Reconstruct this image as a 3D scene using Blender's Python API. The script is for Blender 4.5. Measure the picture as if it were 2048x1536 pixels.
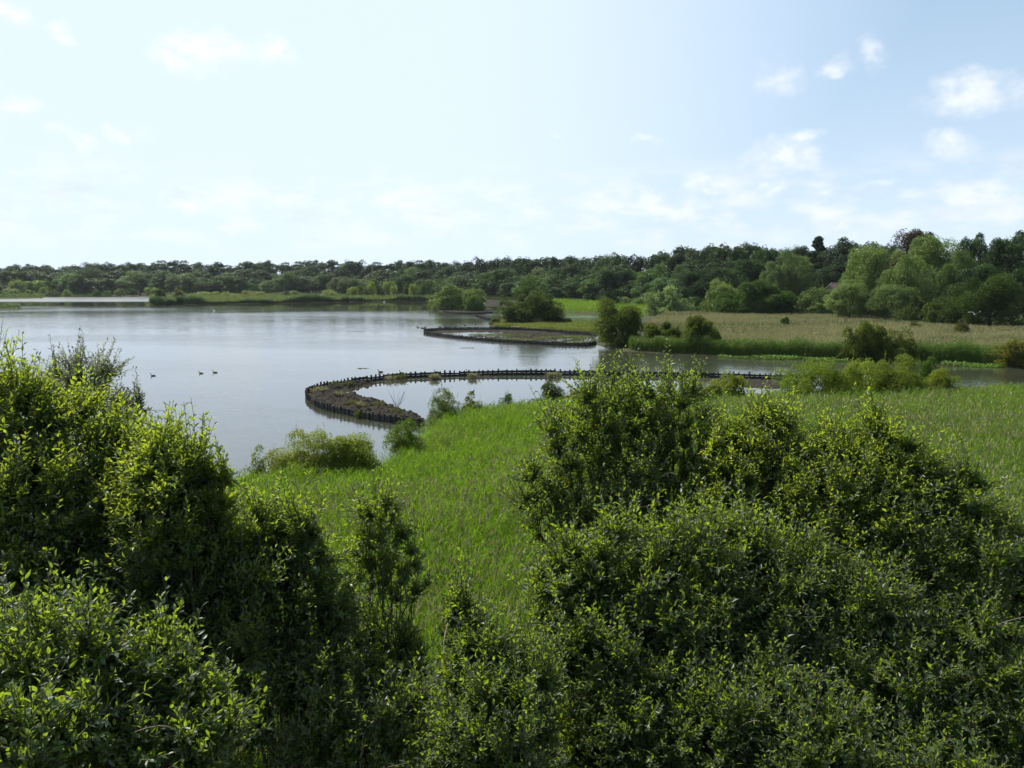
import bpy, math
import numpy as np
from mathutils import Vector, Matrix

R = math.radians
for o in list(bpy.data.objects):
    bpy.data.objects.remove(o, do_unlink=True)
scene = bpy.context.scene
COL = scene.collection

# ------------------------------------------------------------------ camera
F = 1592.0            # focal length in pixels of a 2048 px wide picture
HV = 563.0            # the row of the horizon
CH = 10.0             # eye height above the lake
PITCH = math.atan((768 - HV) / F)
cam = bpy.data.cameras.new('camera')
cam.sensor_width = 36.0
cam.lens = 36.0 * F / 2048
cam.clip_start = 0.1
cam.clip_end = 6000
camo = bpy.data.objects.new('camera', cam)
COL.objects.link(camo)
camo.location = (0, 0, CH)
camo.rotation_euler = (math.pi / 2 - PITCH, 0, 0)
scene.camera = camo
FWD = np.array([0, math.cos(PITCH), -math.sin(PITCH)])
UPV = np.array([0, math.sin(PITCH), math.cos(PITCH)])
EYE = np.array([0, 0, CH])


def ray(u, v):
    return FWD + np.array([1.0, 0, 0]) * ((u - 1024) / F) + UPV * ((768 - v) / F)


def P(u, v, Y):
    """the point at depth Y seen at photo pixel u, v"""
    d = ray(u, v)
    return EYE + d * (Y / d[1])


def G(u, v, z=0.0):
    """the point at height z seen at photo pixel u, v"""
    d = ray(u, v)
    return EYE + d * ((z - CH) / d[2])


# ------------------------------------------------------------------ sun, sky, exposure
SUN_EL, SUN_AZ = R(49), R(-46)          # azimuth from +Y, negative to the left
S_STR, SKY_STR = 4.6, 0.115
to_sun = Vector((math.sin(SUN_AZ) * math.cos(SUN_EL), math.cos(SUN_AZ) * math.cos(SUN_EL), math.sin(SUN_EL)))
sl = bpy.data.lights.new('sun', 'SUN')
sl.energy = S_STR
sl.angle = R(0.53)
sl.color = (1.0, 0.95, 0.86)
so = bpy.data.objects.new('sun', sl)
COL.objects.link(so)
so.location = (-40, 30, 60)
so.rotation_euler = to_sun.to_track_quat('Z', 'Y').to_euler()

scene.view_settings.view_transform = 'Standard'
scene.view_settings.look = 'None'
scene.view_settings.exposure = 0.65
scene.view_settings.gamma = 1.0
scene.cycles.use_denoising = True
scene.cycles.max_bounces = 8
scene.cycles.transmission_bounces = 4
scene.cycles.diffuse_bounces = 3
scene.cycles.glossy_bounces = 3
scene.cycles.volume_bounces = 0
scene.cycles.caustics_reflective = False
scene.cycles.caustics_refractive = False
scene.cycles.sample_clamp_indirect = 4.0


class NT:
    """small helper to write node trees"""
    def __init__(self, tree):
        self.t = tree

    def n(self, typ, **kw):
        nd = self.t.nodes.new(typ)
        for k, v in kw.items():
            setattr(nd, k, v)
        return nd

    def l(self, a, b):
        self.t.links.new(a, b)

    def math(self, op, a, b=None, c=None, clamp=False):
        nd = self.n('ShaderNodeMath', operation=op, use_clamp=clamp)
        for i, x in enumerate((a, b, c)):
            if x is None:
                continue
            if hasattr(x, 'is_output'):
                self.l(x, nd.inputs[i])
            else:
                nd.inputs[i].default_value = x
        return nd.outputs[0]

    def vmath(self, op, a, b=None):
        nd = self.n('ShaderNodeVectorMath', operation=op)
        for i, x in enumerate((a, b)):
            if x is None:
                continue
            if hasattr(x, 'is_output'):
                self.l(x, nd.inputs[i])
            else:
                nd.inputs[i].default_value = x
        return nd.outputs['Value'] if op in ('LENGTH', 'DOT_PRODUCT', 'DISTANCE') else nd.outputs[0]

    def maprange(self, x, a, b, c, d, smooth=False):
        nd = self.n('ShaderNodeMapRange', interpolation_type='SMOOTHSTEP' if smooth else 'LINEAR')
        self.l(x, nd.inputs[0])
        for i, v in enumerate((a, b, c, d)):
            nd.inputs[1 + i].default_value = v
        return nd.outputs[0]

    def mix(self, f, a, b, blend='MIX'):
        nd = self.n('ShaderNodeMix', data_type='RGBA', blend_type=blend)
        for s, x in ((nd.inputs[0], f), (nd.inputs[6], a), (nd.inputs[7], b)):
            if hasattr(x, 'is_output'):
                self.l(x, s)
            elif isinstance(x, (int, float)):
                s.default_value = x
            else:
                s.default_value = (*x, 1) if len(x) == 3 else x
        return nd.outputs[2]

    def noise(self, vec, scale, detail=4, rough=0.55, dist=0.0):
        nd = self.n('ShaderNodeTexNoise')
        if vec is not None:
            self.l(vec, nd.inputs['Vector'])
        nd.inputs['Scale'].default_value = scale
        nd.inputs['Detail'].default_value = detail
        nd.inputs['Roughness'].default_value = rough
        nd.inputs['Distortion'].default_value = dist
        return nd.outputs[0]


def build_world():
    w = bpy.data.worlds.new('World')
    scene.world = w
    w.use_nodes = True
    t = NT(w.node_tree)
    w.node_tree.nodes.clear()
    out = t.n('ShaderNodeOutputWorld')
    bg = t.n('ShaderNodeBackground')
    bg.inputs[1].default_value = SKY_STR
    t.l(bg.outputs[0], out.inputs[0])
    sky = t.n('ShaderNodeTexSky', sky_type='NISHITA')
    sky.sun_disc = False
    sky.sun_elevation = SUN_EL
    sky.sun_rotation = SUN_AZ
    sky.altitude = 50
    sky.air_density = 1.0
    sky.dust_density = 1.0
    sky.ozone_density = 1.0
    tc = t.n('ShaderNodeTexCoord')
    d = tc.outputs['Generated']
    sep = t.n('ShaderNodeSeparateXYZ')
    t.l(d, sep.inputs[0])
    az = t.math('ARCTAN2', sep.outputs[0], sep.outputs[1])
    el = t.math('ARCSINE', sep.outputs[2])
    cmb = t.n('ShaderNodeCombineXYZ')
    t.l(az, cmb.inputs[0])
    t.l(el, cmb.inputs[1])
    p = cmb.outputs[0]
    # thin milky veil that thickens towards the skyline
    veil = t.math('EXPONENT', t.math('MULTIPLY', t.math('ABSOLUTE', el), -4.0))
    veil = t.math('MAXIMUM', veil, t.maprange(az, .80, -.10, 0, 1, True))
    gm = t.n('ShaderNodeGamma')
    t.l(sky.outputs[0], gm.inputs[0])
    gm.inputs[1].default_value = .5
    tint = t.mix(1.0, gm.outputs[0], (1.05, 1.46, 1.74), 'MULTIPLY')
    away = t.maprange(t.math('ABSOLUTE', az), 1.0, 2.4, 1, .55, True)      # the sky opposite the sun is darker
    tint = t.mix(t.math('SUBTRACT', 1.0, away), tint, (.35, .6, .9))
    veil = t.math('MULTIPLY', veil, t.maprange(t.math('ABSOLUTE', az), 1.2, 2.6, 1, .45, True))
    base = t.mix(t.math('MULTIPLY', veil, 0.96), tint, (4.68, 5.45, 6.5))
    # single fair weather clouds: azimuth, elevation and size in radians
    clouds = [  # u, v, half width, half height, weight (photo pixels, turned into angles below)
        (400, 98, 100, 42, 1.0), (545, 104, 52, 32, 1.0), (20, 32, 42, 24, .9), (118, 62, 24, 12, .7),
        (122, 264, 38, 17, .75), (180, 284, 28, 10, .6), (256, 266, 38, 16, .7), (30, 218, 42, 18, .65),
        (1668, 125, 40, 15, .8), (1752, 100, 30, 30, .55), (1550, 160, 48, 30, .6), (1945, 190, 92, 36, 1.0),
        (1905, 194, 60, 22, 1.0), (1565, 312, 80, 36, .9), (1605, 276, 44, 18, .9), (1900, 286, 40, 28, .8),
        (1430, 368, 70, 20, .8), (1560, 373, 36, 16, .75), (1950, 380, 80, 32, .8), (1290, 286, 40, 10, .5),
        (1750, 362, 40, 9, .5), (1110, 264, 18, 7, .45), (1648, 384, 20, 8, .5), (800, 398, 80, 24, .7),
        (590, 402, 50, 16, .6), (370, 408, 50, 22, .65), (1330, 410, 110, 34, .8), (1680, 440, 60, 26, .7)]
    acc = None
    wn = t.n('ShaderNodeTexNoise')
    t.l(p, wn.inputs['Vector'])
    wn.inputs['Scale'].default_value = 22
    wn.inputs['Detail'].default_value = 5
    wo = t.vmath('SCALE', t.vmath('SUBTRACT', wn.outputs[1], (.5, .5, .5)))
    wo.node.inputs[3].default_value = 0.05
    pw = t.vmath('ADD', p, wo)
    for (u, v, hw, hh, wt) in clouds:
        r = ray(u, v)
        r = r / np.linalg.norm(r)
        a0, e0 = math.atan2(r[0], r[1]), math.asin(r[2])
        q = t.vmath('MULTIPLY', t.vmath('SUBTRACT', pw, (a0, e0, 0)), (F / hw * .95, F / hh * .95, 0))
        val = t.math('MULTIPLY', t.math('SUBTRACT', 1.0, t.vmath('LENGTH', q)), wt)
        acc = val if acc is None else t.math('MAXIMUM', acc, val)
    fine = t.noise(p, 55, 6, .6)
    dens = t.math('ADD', acc, t.math('MULTIPLY', t.math('SUBTRACT', fine, 0.5), 1.0))
    cf = t.math('MULTIPLY', t.maprange(dens, -.1, 0.95, 0, 1, True), .72)
    ccol = t.mix(t.maprange(t.noise(t.vmath('MULTIPLY', p, (1, 1.8, 1)), 38, 4, .55), .42, .66, 0, 1, True), (6.2, 6.25, 6.4), (4.9, 5.3, 5.7))
    col = t.mix(cf, base, ccol)
    # low bank of soft cumulus over the trees
    st = t.vmath('MULTIPLY', p, (1.0, 2.6, 1))
    bn = t.noise(st, 13, 6, .58)
    band = t.math('MULTIPLY', t.maprange(el, .02, .07, 0, 1, True), t.maprange(el, .10, .155, 1, 0, True))
    bm = t.math('MULTIPLY', band, t.maprange(bn, .42, .68, 0, 1, True))
    col = t.mix(t.math('MULTIPLY', bm, .6), col, (5.75, 5.85, 5.85))
    bs = t.math('MULTIPLY', band, t.maprange(t.noise(st, 17, 5, .6), .52, .75, 0, 1, True))
    col = t.mix(t.math('MULTIPLY', bs, .5), col, (4.25, 4.75, 5.0))
    t.l(col, bg.inputs[0])
    w.cycles.sampling_method = 'MANUAL'
    w.cycles.sample_map_resolution = 512


build_world()


# ------------------------------------------------------------------ mesh helpers
def make_mesh(name, V, faces, mats, midx=None, rnd=None, smooth=False):
    """V (n,3); faces: list of int arrays (k,3) or (k,4); rnd: one float per face"""
    V = np.asarray(V, np.float32)
    me = bpy.data.meshes.new(name)
    faces = [np.asarray(f, np.int32) for f in faces if len(f)]
    nl = sum(f.size for f in faces)
    nf = sum(len(f) for f in faces)
    me.vertices.add(len(V))
    me.vertices.foreach_set('co', V.ravel())
    me.loops.add(nl)
    me.loops.foreach_set('vertex_index', np.concatenate([f.ravel() for f in faces]))
    me.polygons.add(nf)
    tot = np.concatenate([np.full(len(f), f.shape[1], np.int32) for f in faces])
    st = np.concatenate([[0], np.cumsum(tot)[:-1]]).astype(np.int32)
    me.polygons.foreach_set('loop_start', st)
    me.polygons.foreach_set('loop_total', tot)
    for m in (mats if isinstance(mats, (list, tuple)) else [mats]):
        me.materials.append(m)
    if midx is not None:
        me.polygons.foreach_set('material_index', np.asarray(midx, np.int32))
    me.polygons.foreach_set('use_smooth', np.full(nf, bool(smooth)))
    if rnd is not None:
        a = me.attributes.new('rnd', 'FLOAT', 'FACE')
        a.data.foreach_set('value', np.asarray(rnd, np.float32))
    me.update(calc_edges=True)
    me.validate()
    return me


def link(name, me, parent=None, loc=None):
    o = bpy.data.objects.new(name, me)
    COL.objects.link(o)
    if parent is not None:
        o.parent = parent
    if loc is not None:
        o.location = loc
    return o


def tag(o, label=None, cat=None, group=None, kind=None):
    for k, v in (('label', label), ('category', cat), ('group', group), ('kind', kind)):
        if v is not None:
            o[k] = v
    return o


def empty(name, loc):
    o = bpy.data.objects.new(name, None)
    o.empty_display_size = .2
    o.location = loc
    COL.objects.link(o)
    return o


def unit(v):
    return v / np.maximum(np.linalg.norm(v, axis=-1, keepdims=True), 1e-9)


def rand_dir(rng, n):
    return unit(rng.normal(size=(n, 3)))


def tubes(Pt, Rd, sides, base=0):
    """Pt (n,k,3), Rd (n,k): n tubes of k rings"""
    n, k, _ = Pt.shape
    T = unit(np.gradient(Pt, axis=1))
    ref = np.where(np.abs(T[..., 2:3]) > .9, np.array([1.0, 0, 0]), np.array([0, 0, 1.0]))
    A = unit(np.cross(T, ref))
    B = np.cross(T, A)
    th = np.arange(sides) * 2 * math.pi / sides
    V = Pt[:, :, None, :] + Rd[:, :, None, None] * (A[:, :, None, :] * np.cos(th)[None, None, :, None] + B[:, :, None, :] * np.sin(th)[None, None, :, None])
    idx = np.arange(n * k * sides).reshape(n, k, sides) + base
    a = idx[:, :-1, :]
    b = idx[:, 1:, :]
    q = np.stack([a, np.roll(a, -1, 2), np.roll(b, -1, 2), b], -1).reshape(-1, 4)
    return V.reshape(-1, 3), q


def bezier(A, B, C, k):
    t = np.linspace(0, 1, k)[None, :, None]
    return A[:, None] * (1 - t) ** 2 + 2 * B[:, None] * t * (1 - t) + C[:, None] * t ** 2


def wob(p, s=1.0, seed=0.0):
    """cheap smooth noise, about -1..1"""
    x, y, z = (p[..., i] * s + seed * (1.7 + i) for i in range(3))
    return (np.sin(x * 1.3 + 1.9 * np.sin(y * .8 + z * .5)) + np.sin(y * 1.7 + 1.3 * np.sin(z * 1.1 + x * .6)) + np.sin(z * 1.5 + 1.6 * np.sin(x * .9 - y * .7))) / 3


def inside(poly, x, y):
    poly = np.asarray(poly)
    r = np.zeros(x.shape, bool)
    j = len(poly) - 1
    for i in range(len(poly)):
        xi, yi = poly[i][:2]
        xj, yj = poly[j][:2]
        c = ((yi > y) != (yj > y)) & (x < (xj - xi) * (y - yi) / (yj - yi + 1e-12) + xi)
        r ^= c
        j = i
    return r


def edge_dist(poly, x, y):
    poly = np.asarray(poly)[:, :2]
    best = np.full(x.shape, 1e9)
    for i in range(len(poly)):
        a, b = poly[i], poly[(i + 1) % len(poly)]
        d = b - a
        tt = np.clip(((x - a[0]) * d[0] + (y - a[1]) * d[1]) / (d @ d + 1e-12), 0, 1)
        best = np.minimum(best, np.hypot(x - a[0] - tt * d[0], y - a[1] - tt * d[1]))
    return best


def sdf(poly, x, y):
    return np.where(inside(poly, x, y), 1, -1) * edge_dist(poly, x, y)


# ------------------------------------------------------------------ materials
def new_mat(name):
    m = bpy.data.materials.new(name)
    m.use_nodes = True
    m.node_tree.nodes.clear()
    t = NT(m.node_tree)
    out = t.n('ShaderNodeOutputMaterial')
    return m, t, out


def leaf_mat(name, dark, light, trans, tf=.35, rough=.45, spec=.5, under=None, per_object=False):
    m, t, out = new_mat(name)
    at = t.n('ShaderNodeAttribute', attribute_name='rnd')
    c = t.mix(at.outputs['Fac'], dark, light)
    if under is not None:
        g = t.n('ShaderNodeNewGeometry')
        c = t.mix(g.outputs['Backfacing'], c, under)
    tcol = t.mix(at.outputs['Fac'], tuple(.65 * x for x in trans), trans)
    if per_object:
        oi = t.n('ShaderNodeObjectInfo')
        c = t.mix(1.0, c, oi.outputs['Color'], 'MULTIPLY')
        tcol = t.mix(1.0, tcol, oi.outputs['Color'], 'MULTIPLY')
    b = t.n('ShaderNodeBsdfPrincipled')
    t.l(c, b.inputs['Base Color'])
    b.inputs['Roughness'].default_value = rough
    b.inputs['Specular IOR Level'].default_value = spec
    tr = t.n('ShaderNodeBsdfTranslucent')
    t.l(tcol, tr.inputs[0])
    mx = t.n('ShaderNodeMixShader')
    mx.inputs[0].default_value = tf
    t.l(b.outputs[0], mx.inputs[1])
    t.l(tr.outputs[0], mx.inputs[2])
    t.l(mx.outputs[0], out.inputs[0])
    return m


def plain_mat(name, a, b, scale=6, rough=.8, spec=.3, bump=.0, detail=5):
    m, t, out = new_mat(name)
    tc = t.n('ShaderNodeTexCoord')
    nz = t.noise(tc.outputs['Object'], scale, detail, .6)
    c = t.mix(t.maprange(nz, .3, .7, 0, 1), a, b)
    bs = t.n('ShaderNodeBsdfPrincipled')
    t.l(c, bs.inputs['Base Color'])
    bs.inputs['Roughness'].default_value = rough
    bs.inputs['Specular IOR Level'].default_value = spec
    if bump:
        bp = t.n('ShaderNodeBump')
        bp.inputs['Strength'].default_value = 1.0
        bp.inputs['Distance'].default_value = bump
        t.l(nz, bp.inputs['Height'])
        t.l(bp.outputs[0], bs.inputs['Normal'])
    t.l(bs.outputs[0], out.inputs[0])
    return m


M = {}
M['willow'] = leaf_mat('willow_leaf', (.026, .054, .011), (.082, .136, .024), (.42, .58, .030), .42, .42, .30, under=(.075, .105, .055))
M['willow_fresh'] = leaf_mat('fresh_willow_leaf', (.034, .070, .011), (.098, .160, .024), (.52, .66, .034), .45, .42, .32, under=(.075, .105, .05))
M['willow_grey'] = leaf_mat('grey_willow_leaf', (.11, .13, .075), (.21, .23, .14), (.30, .35, .12), .35, .5, .3, under=(.24, .26, .19))
M['shrub_pale'] = leaf_mat('pale_shrub_leaf', (.07, .09, .018), (.17, .20, .045), (.30, .35, .04), .4, .6, .15, per_object=True)
M['shrub_green'] = leaf_mat('green_shrub_leaf', (.016, .027, .006), (.052, .072, .014), (.13, .18, .015), .35, .55, .2, per_object=True)
M['tree'] = leaf_mat('tree_leaf', (.009, .022, .006), (.042, .080, .015), (.08, .15, .016), .30, .6, .2, per_object=True)
M['willow_tree'] = leaf_mat('silver_willow_leaf', (.055, .094, .022), (.18, .24, .078), (.23, .33, .06), .30, .55, .25, per_object=True)
M['reed'] = leaf_mat('reed_leaf', (.032, .080, .008), (.104, .190, .015), (.28, .48, .018), .45, .6, .15)
M['reed_dark'] = leaf_mat('dark_reed_leaf', (.026, .052, .012), (.058, .092, .02), (.10, .17, .02), .3, .5, .3, per_object=True)
M['plume'] = leaf_mat('reed_plume', (.27, .25, .13), (.44, .41, .25), (.32, .29, .13), .3, .8, .1)
M['dry'] = leaf_mat('dry_reed', (.19, .20, .08), (.37, .35, .18), (.32, .30, .12), .3, .8, .1)
M['weed'] = leaf_mat('water_weed', (.06, .14, .012), (.13, .24, .02), (.18, .30, .02), .3, .5, .3)
M['tuft'] = leaf_mat('tuft_leaf', (.045, .06, .012), (.11, .13, .025), (.15, .18, .02), .3, .6, .2)
M['bark'] = plain_mat('bark', (.035, .030, .022), (.085, .075, .06), 14, .9, .2, .01)
M['twig'] = plain_mat('twig_bark', (.05, .042, .028), (.12, .105, .075), 9, .8, .3)
M['dead_twig'] = plain_mat('dead_twig', (.12, .105, .08), (.24, .21, .17), 9, .85, .2)
M['pale_wood'] = plain_mat('pale_dead_wood', (.25, .21, .15), (.45, .4, .32), 9, .8, .2)
M['timber'] = plain_mat('wet_timber', (.012, .012, .011), (.045, .042, .036), 9, .75, .3, .008)
M['plank'] = plain_mat('wet_planks', (.014, .016, .016), (.042, .042, .038), 4, .8, .25, .01)
M['mud'] = plain_mat('mud', (.010, .009, .007), (.056, .048, .038), 3.1, .95, .06, .12, 9)
M['goose_body'] = plain_mat('goose_feathers', (.07, .055, .042), (.13, .105, .082), 30, .8, .2)
M['goose_dark'] = plain_mat('goose_neck', (.010, .010, .010), (.02, .02, .02), 20, .7, .3)
M['goose_pale'] = plain_mat('goose_breast', (.40, .36, .30), (.52, .48, .42), 20, .8, .2)
M['white_feather'] = plain_mat('white_feather', (.78, .78, .76), (.84, .84, .83), 8, .7, .2)
M['grey_feather'] = plain_mat('grey_feather', (.42, .44, .47), (.5, .52, .55), 8, .7, .2)
M['roof'] = plain_mat('roof_tile', (.06, .045, .036), (.11, .085, .07), 3, .85, .2)
M['ridge'] = plain_mat('ridge_tile', (.2, .19, .17), (.28, .26, .23), 3, .85, .2)
M['brick'] = plain_mat('brick', (.16, .085, .06), (.24, .14, .10), 5, .85, .2)


def ground_mat():
    m, t, out = new_mat('ground_soil')
    tc = t.n('ShaderNodeTexCoord')
    o = tc.outputs['Object']
    n1 = t.noise(o, .12, 5, .6)
    n2 = t.noise(o, 2.2, 6, .65)
    c = t.mix(t.maprange(n1, .35, .65, 0, 1), (.028, .040, .012), (.052, .058, .020))
    c = t.mix(t.maprange(n2, .45, .75, 0, .8), c, (.06, .048, .026))
    b = t.n('ShaderNodeBsdfPrincipled')
    t.l(c, b.inputs['Base Color'])
    b.inputs['Roughness'].default_value = .95
    b.inputs['Specular IOR Level'].default_value = .15
    bp = t.n('ShaderNodeBump')
    bp.inputs['Distance'].default_value = .1
    t.l(n2, bp.inputs['Height'])
    t.l(bp.outputs[0], b.inputs['Normal'])
    t.l(b.outputs[0], out.inputs[0])
    return m


POOL_C = G(985, 785)          # middle of the near enclosure, sheltered from the wind


def water_mat():
    m, t, out = new_mat('lake_water')
    tc = t.n('ShaderNodeTexCoord')
    o = tc.outputs['Object']
    # wind streaks: long patches of ruffled and slick water
    st = t.vmath('MULTIPLY', o, (.35, 1.0, 1))
    patch = t.maprange(t.noise(st, .028, 4, .55), .40, .62, .5, 1.0, True)
    dd = t.vmath('LENGTH', t.vmath('MULTIPLY', t.vmath('SUBTRACT', o, tuple(POOL_C)), (1 / 22, 1 / 13.0, 0)))
    calm = t.maprange(dd, .85, 1.1, .10, 1, True)
    sep = t.n('ShaderNodeSeparateXYZ')
    t.l(o, sep.inputs[0])
    lee = t.maprange(sep.outputs[1], 230, 330, 1, .3, True)   # sheltered water under the far trees
    lee = t.math('MAXIMUM', lee, t.maprange(sep.outputs[1], 385, 405, 0, 1, True))
    lee = t.math('MAXIMUM', lee, t.maprange(sep.outputs[0], -60, -140, 0, .8, True))
    slick = t.math('MULTIPLY', t.maprange(sep.outputs[1], 322, 338, 0, 1, True), t.maprange(sep.outputs[1], 378, 392, 1, 0, True))
    lee = t.math('MULTIPLY', lee, t.maprange(slick, 0, 1, 1, .25))
    amp = t.math('MULTIPLY', t.math('MULTIPLY', patch, calm), lee)
    def slopes(vec, scale, detail, amp_):
        nd = t.n('ShaderNodeTexNoise')
        t.l(vec, nd.inputs['Vector'])
        nd.inputs['Scale'].default_value = scale
        nd.inputs['Detail'].default_value = detail
        v = t.vmath('SCALE', t.vmath('SUBTRACT', nd.outputs[1], (.5, .5, .5)))
        v.node.inputs[3].default_value = amp_
        return v
    sl_ = t.vmath('ADD', slopes(t.vmath('MULTIPLY', o, (.5, 1.0, 1)), 5.5, 3, .095), slopes(t.vmath('MULTIPLY', o, (.45, 1.0, 1)), .9, 2, .035))
    sc_ = t.vmath('SCALE', sl_)
    t.l(amp, sc_.node.inputs[3])
    nrm = t.vmath('NORMALIZE', t.vmath('ADD', t.vmath('MULTIPLY', sc_, (1, 1, 0)), (0, 0, 1)))
    far = t.math('MULTIPLY', t.maprange(sep.outputs[1], 386, 410, 0, .26, True), t.maprange(sep.outputs[0], -60, -140, 0, 1, True))
    rough = t.math('MAXIMUM', t.maprange(amp, 0, 1, .012, .15), far)
    b = t.n('ShaderNodeBsdfPrincipled')
    murk = t.mix(t.maprange(t.noise(o, .05, 3), .4, .6, 0, 1), (.036, .040, .024), (.046, .048, .030))
    t.l(murk, b.inputs['Base Color'])
    t.l(rough, b.inputs['Roughness'])
    b.inputs['IOR'].default_value = 1.85
    b.inputs['Specular IOR Level'].default_value = .5
    t.l(nrm, b.inputs['Normal'])
    t.l(b.outputs[0], out.inputs[0])
    return m


M['ground'] = ground_mat()
M['water'] = water_mat()

# ------------------------------------------------------------------ land outlines (world metres, worked out from the shoreline)
def poly(px, z=0.0):
    return np.array([G(u, v, z)[:2] for u, v in px])


near_edge = poly([(-500, 1150), (0, 1085), (300, 1010), (480, 952), (560, 948), (640, 948), (700, 935), (770, 917), (800, 905), (835, 872), (870, 842),
                  (920, 823), (960, 813), (1020, 806), (1070, 800), (1120, 792), (1200, 789), (1400, 790), (1560, 790), (1640, 782), (1700, 784), (1900, 779), (1960, 775), (2048, 771), (2700, 765)], 1.25)
L_NEAR = np.vstack([near_edge, [[120, -60], [0, -120], [-120, -60], [-60, 5]]])
bank = poly([(1188, 688), (1215, 697), (1260, 702), (1330, 707), (1400, 710), (1450, 713), (1600, 717), (1700, 720), (1820, 724), (1900, 728), (2000, 733), (2048, 735), (2700, 758)])
L_RIGHT = np.vstack([bank, [[420, 60], [900, 300], [900, 900], [60, 900]], poly([(1290, 622), (1285, 634), (1240, 648), (1200, 668)])])
L_STRIP = np.vstack([poly([(1100, 622), (1130, 626), (1200, 630), (1290, 632), (1330, 634)]), poly([(1330, 600), (1180, 600), (1090, 604)])])
L_WOOD = np.vstack([poly([(-1400, 597), (-600, 598), (0, 598.5), (60, 597), (84, 596.6), (88, 593.6), (200, 593.2), (310, 594), (600, 591), (900, 592), (960, 594), (1100, 602), (1200, 608), (1300, 614)]),
                    [[900, 260], [1300, 700], [1300, 1250], [-1300, 1250], [-1350, 560]]])
L_SPIT = np.vstack([poly([(298, 610), (330, 610.5), (352, 608.5), (420, 608.5), (520, 607), (640, 605), (740, 602.5), (866, 602.5), (960, 600.5), (1060, 604)]), poly([(1040, 592), (900, 590), (300, 592.5), (298, 600)])])
L_ISLET = poly([(-300, 616), (-40, 619), (20, 618.6), (40, 617.5), (44, 616.3), (20, 615), (-60, 612), (-300, 611)])
LANDS = [L_NEAR, L_RIGHT, L_STRIP, L_WOOD, L_SPIT, L_ISLET]
BANK_TOP = 5.2


def land_h(x, y):
    s = np.full(x.shape, -1e9)
    for pl in LANDS:
        s = np.maximum(s, sdf(pl, x, y))
    p3 = np.stack([x, y, 0 * x], -1)
    h = np.clip(s * .35, -.9, .28) + np.where(s > 0, .05 * wob(p3, .9, 1.0), 0)
    d = np.hypot(x, y)
    k = np.clip((13.5 - d) / 10.0, 0, 1)
    return h + BANK_TOP * k * k * (3 - 2 * k)


def build_ground():
    ang = np.concatenate([np.linspace(-180, -50, 40)[:-1], np.linspace(-50, 50, 420), np.linspace(50, 180, 40)[1:-1]])
    ang = np.radians(ang)
    d = np.concatenate([[.5], np.geomspace(2, 40, 50), np.linspace(40.5, 200, 260), np.geomspace(202, 1400, 120)])
    A, D = np.meshgrid(ang, d)
    x, y = D * np.sin(A), D * np.cos(A)
    z = land_h(x, y)
    V = np.stack([x, y, z], -1).reshape(-1, 3)
    nr, nc = A.shape
    I = np.arange(nr * nc).reshape(nr, nc)
    a, b = I[:-1], I[1:]
    q = np.stack([a, np.roll(a, -1, 1), np.roll(b, -1, 1), b], -1).reshape(-1, 4)
    tag(link('ground', make_mesh('ground', V, [q], M['ground'], smooth=True)), 'dark earth and grass around the lake under reeds and trees', kind='structure')
    # the lake: one level sheet
    n = 96
    th = np.linspace(0, 2 * math.pi, n, endpoint=False)
    V = np.concatenate([[[0, 0, 0]], np.stack([1390 * np.sin(th), 1390 * np.cos(th), 0 * th], -1)])
    tri = np.stack([np.zeros(n, int), 1 + (np.arange(n) + 1) % n, 1 + np.arange(n)], -1)
    tag(link('water', make_mesh('water', V, [tri], M['water'])), 'pale calm lake water mirroring the sky', kind='structure')


build_ground()


def gz(x, y):
    return float(land_h(np.array([float(x)]), np.array([float(y)]))[0])


# ------------------------------------------------------------------ leafy bushes
def leaf_shapes(B, D, N, L, W, detail):
    """B base, D direction, N normal (n,3), L length, W half width (n)"""
    S = np.cross(D, N)
    n = len(B)
    L1, W1 = L[:, None], W[:, None]
    if detail == 2:
        f = lambda a, s, k: B + D * L1 * a + S * W1 * s + N * L1 * k
        V = np.stack([f(0, 0, 0), f(.3, 0, -.03), f(.68, 0, -.05), f(1, 0, -.16), f(.28, .86, .03), f(.62, .8, 0), f(.28, -.86, .03), f(.62, -.8, 0)], 1)
        i = np.arange(n)[:, None] * 8
        tri = np.concatenate([i + [0, 1, 4], i + [2, 3, 5], i + [0, 6, 1], i + [2, 7, 3]], 0)
        quad = np.concatenate([i + [1, 2, 5, 4], i + [1, 6, 7, 2]], 0)
        rep = (4, 2)
    else:
        f = lambda a, s, k: B + D * L1 * a + S * W1 * s + N * L1 * k
        V = np.stack([f(0, 0, 0), f(.45, 1, .05), f(1, 0, -.12), f(.45, -1, .05), f(.5, 0, -.05)], 1)
        i = np.arange(n)[:, None] * 5
        tri = np.zeros((0, 3), int)
        quad = np.concatenate([i + [0, 4, 2, 1], i + [0, 3, 2, 4]], 0)
        rep = (0, 2)
    return V.reshape(-1, 3), tri, quad, rep


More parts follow.
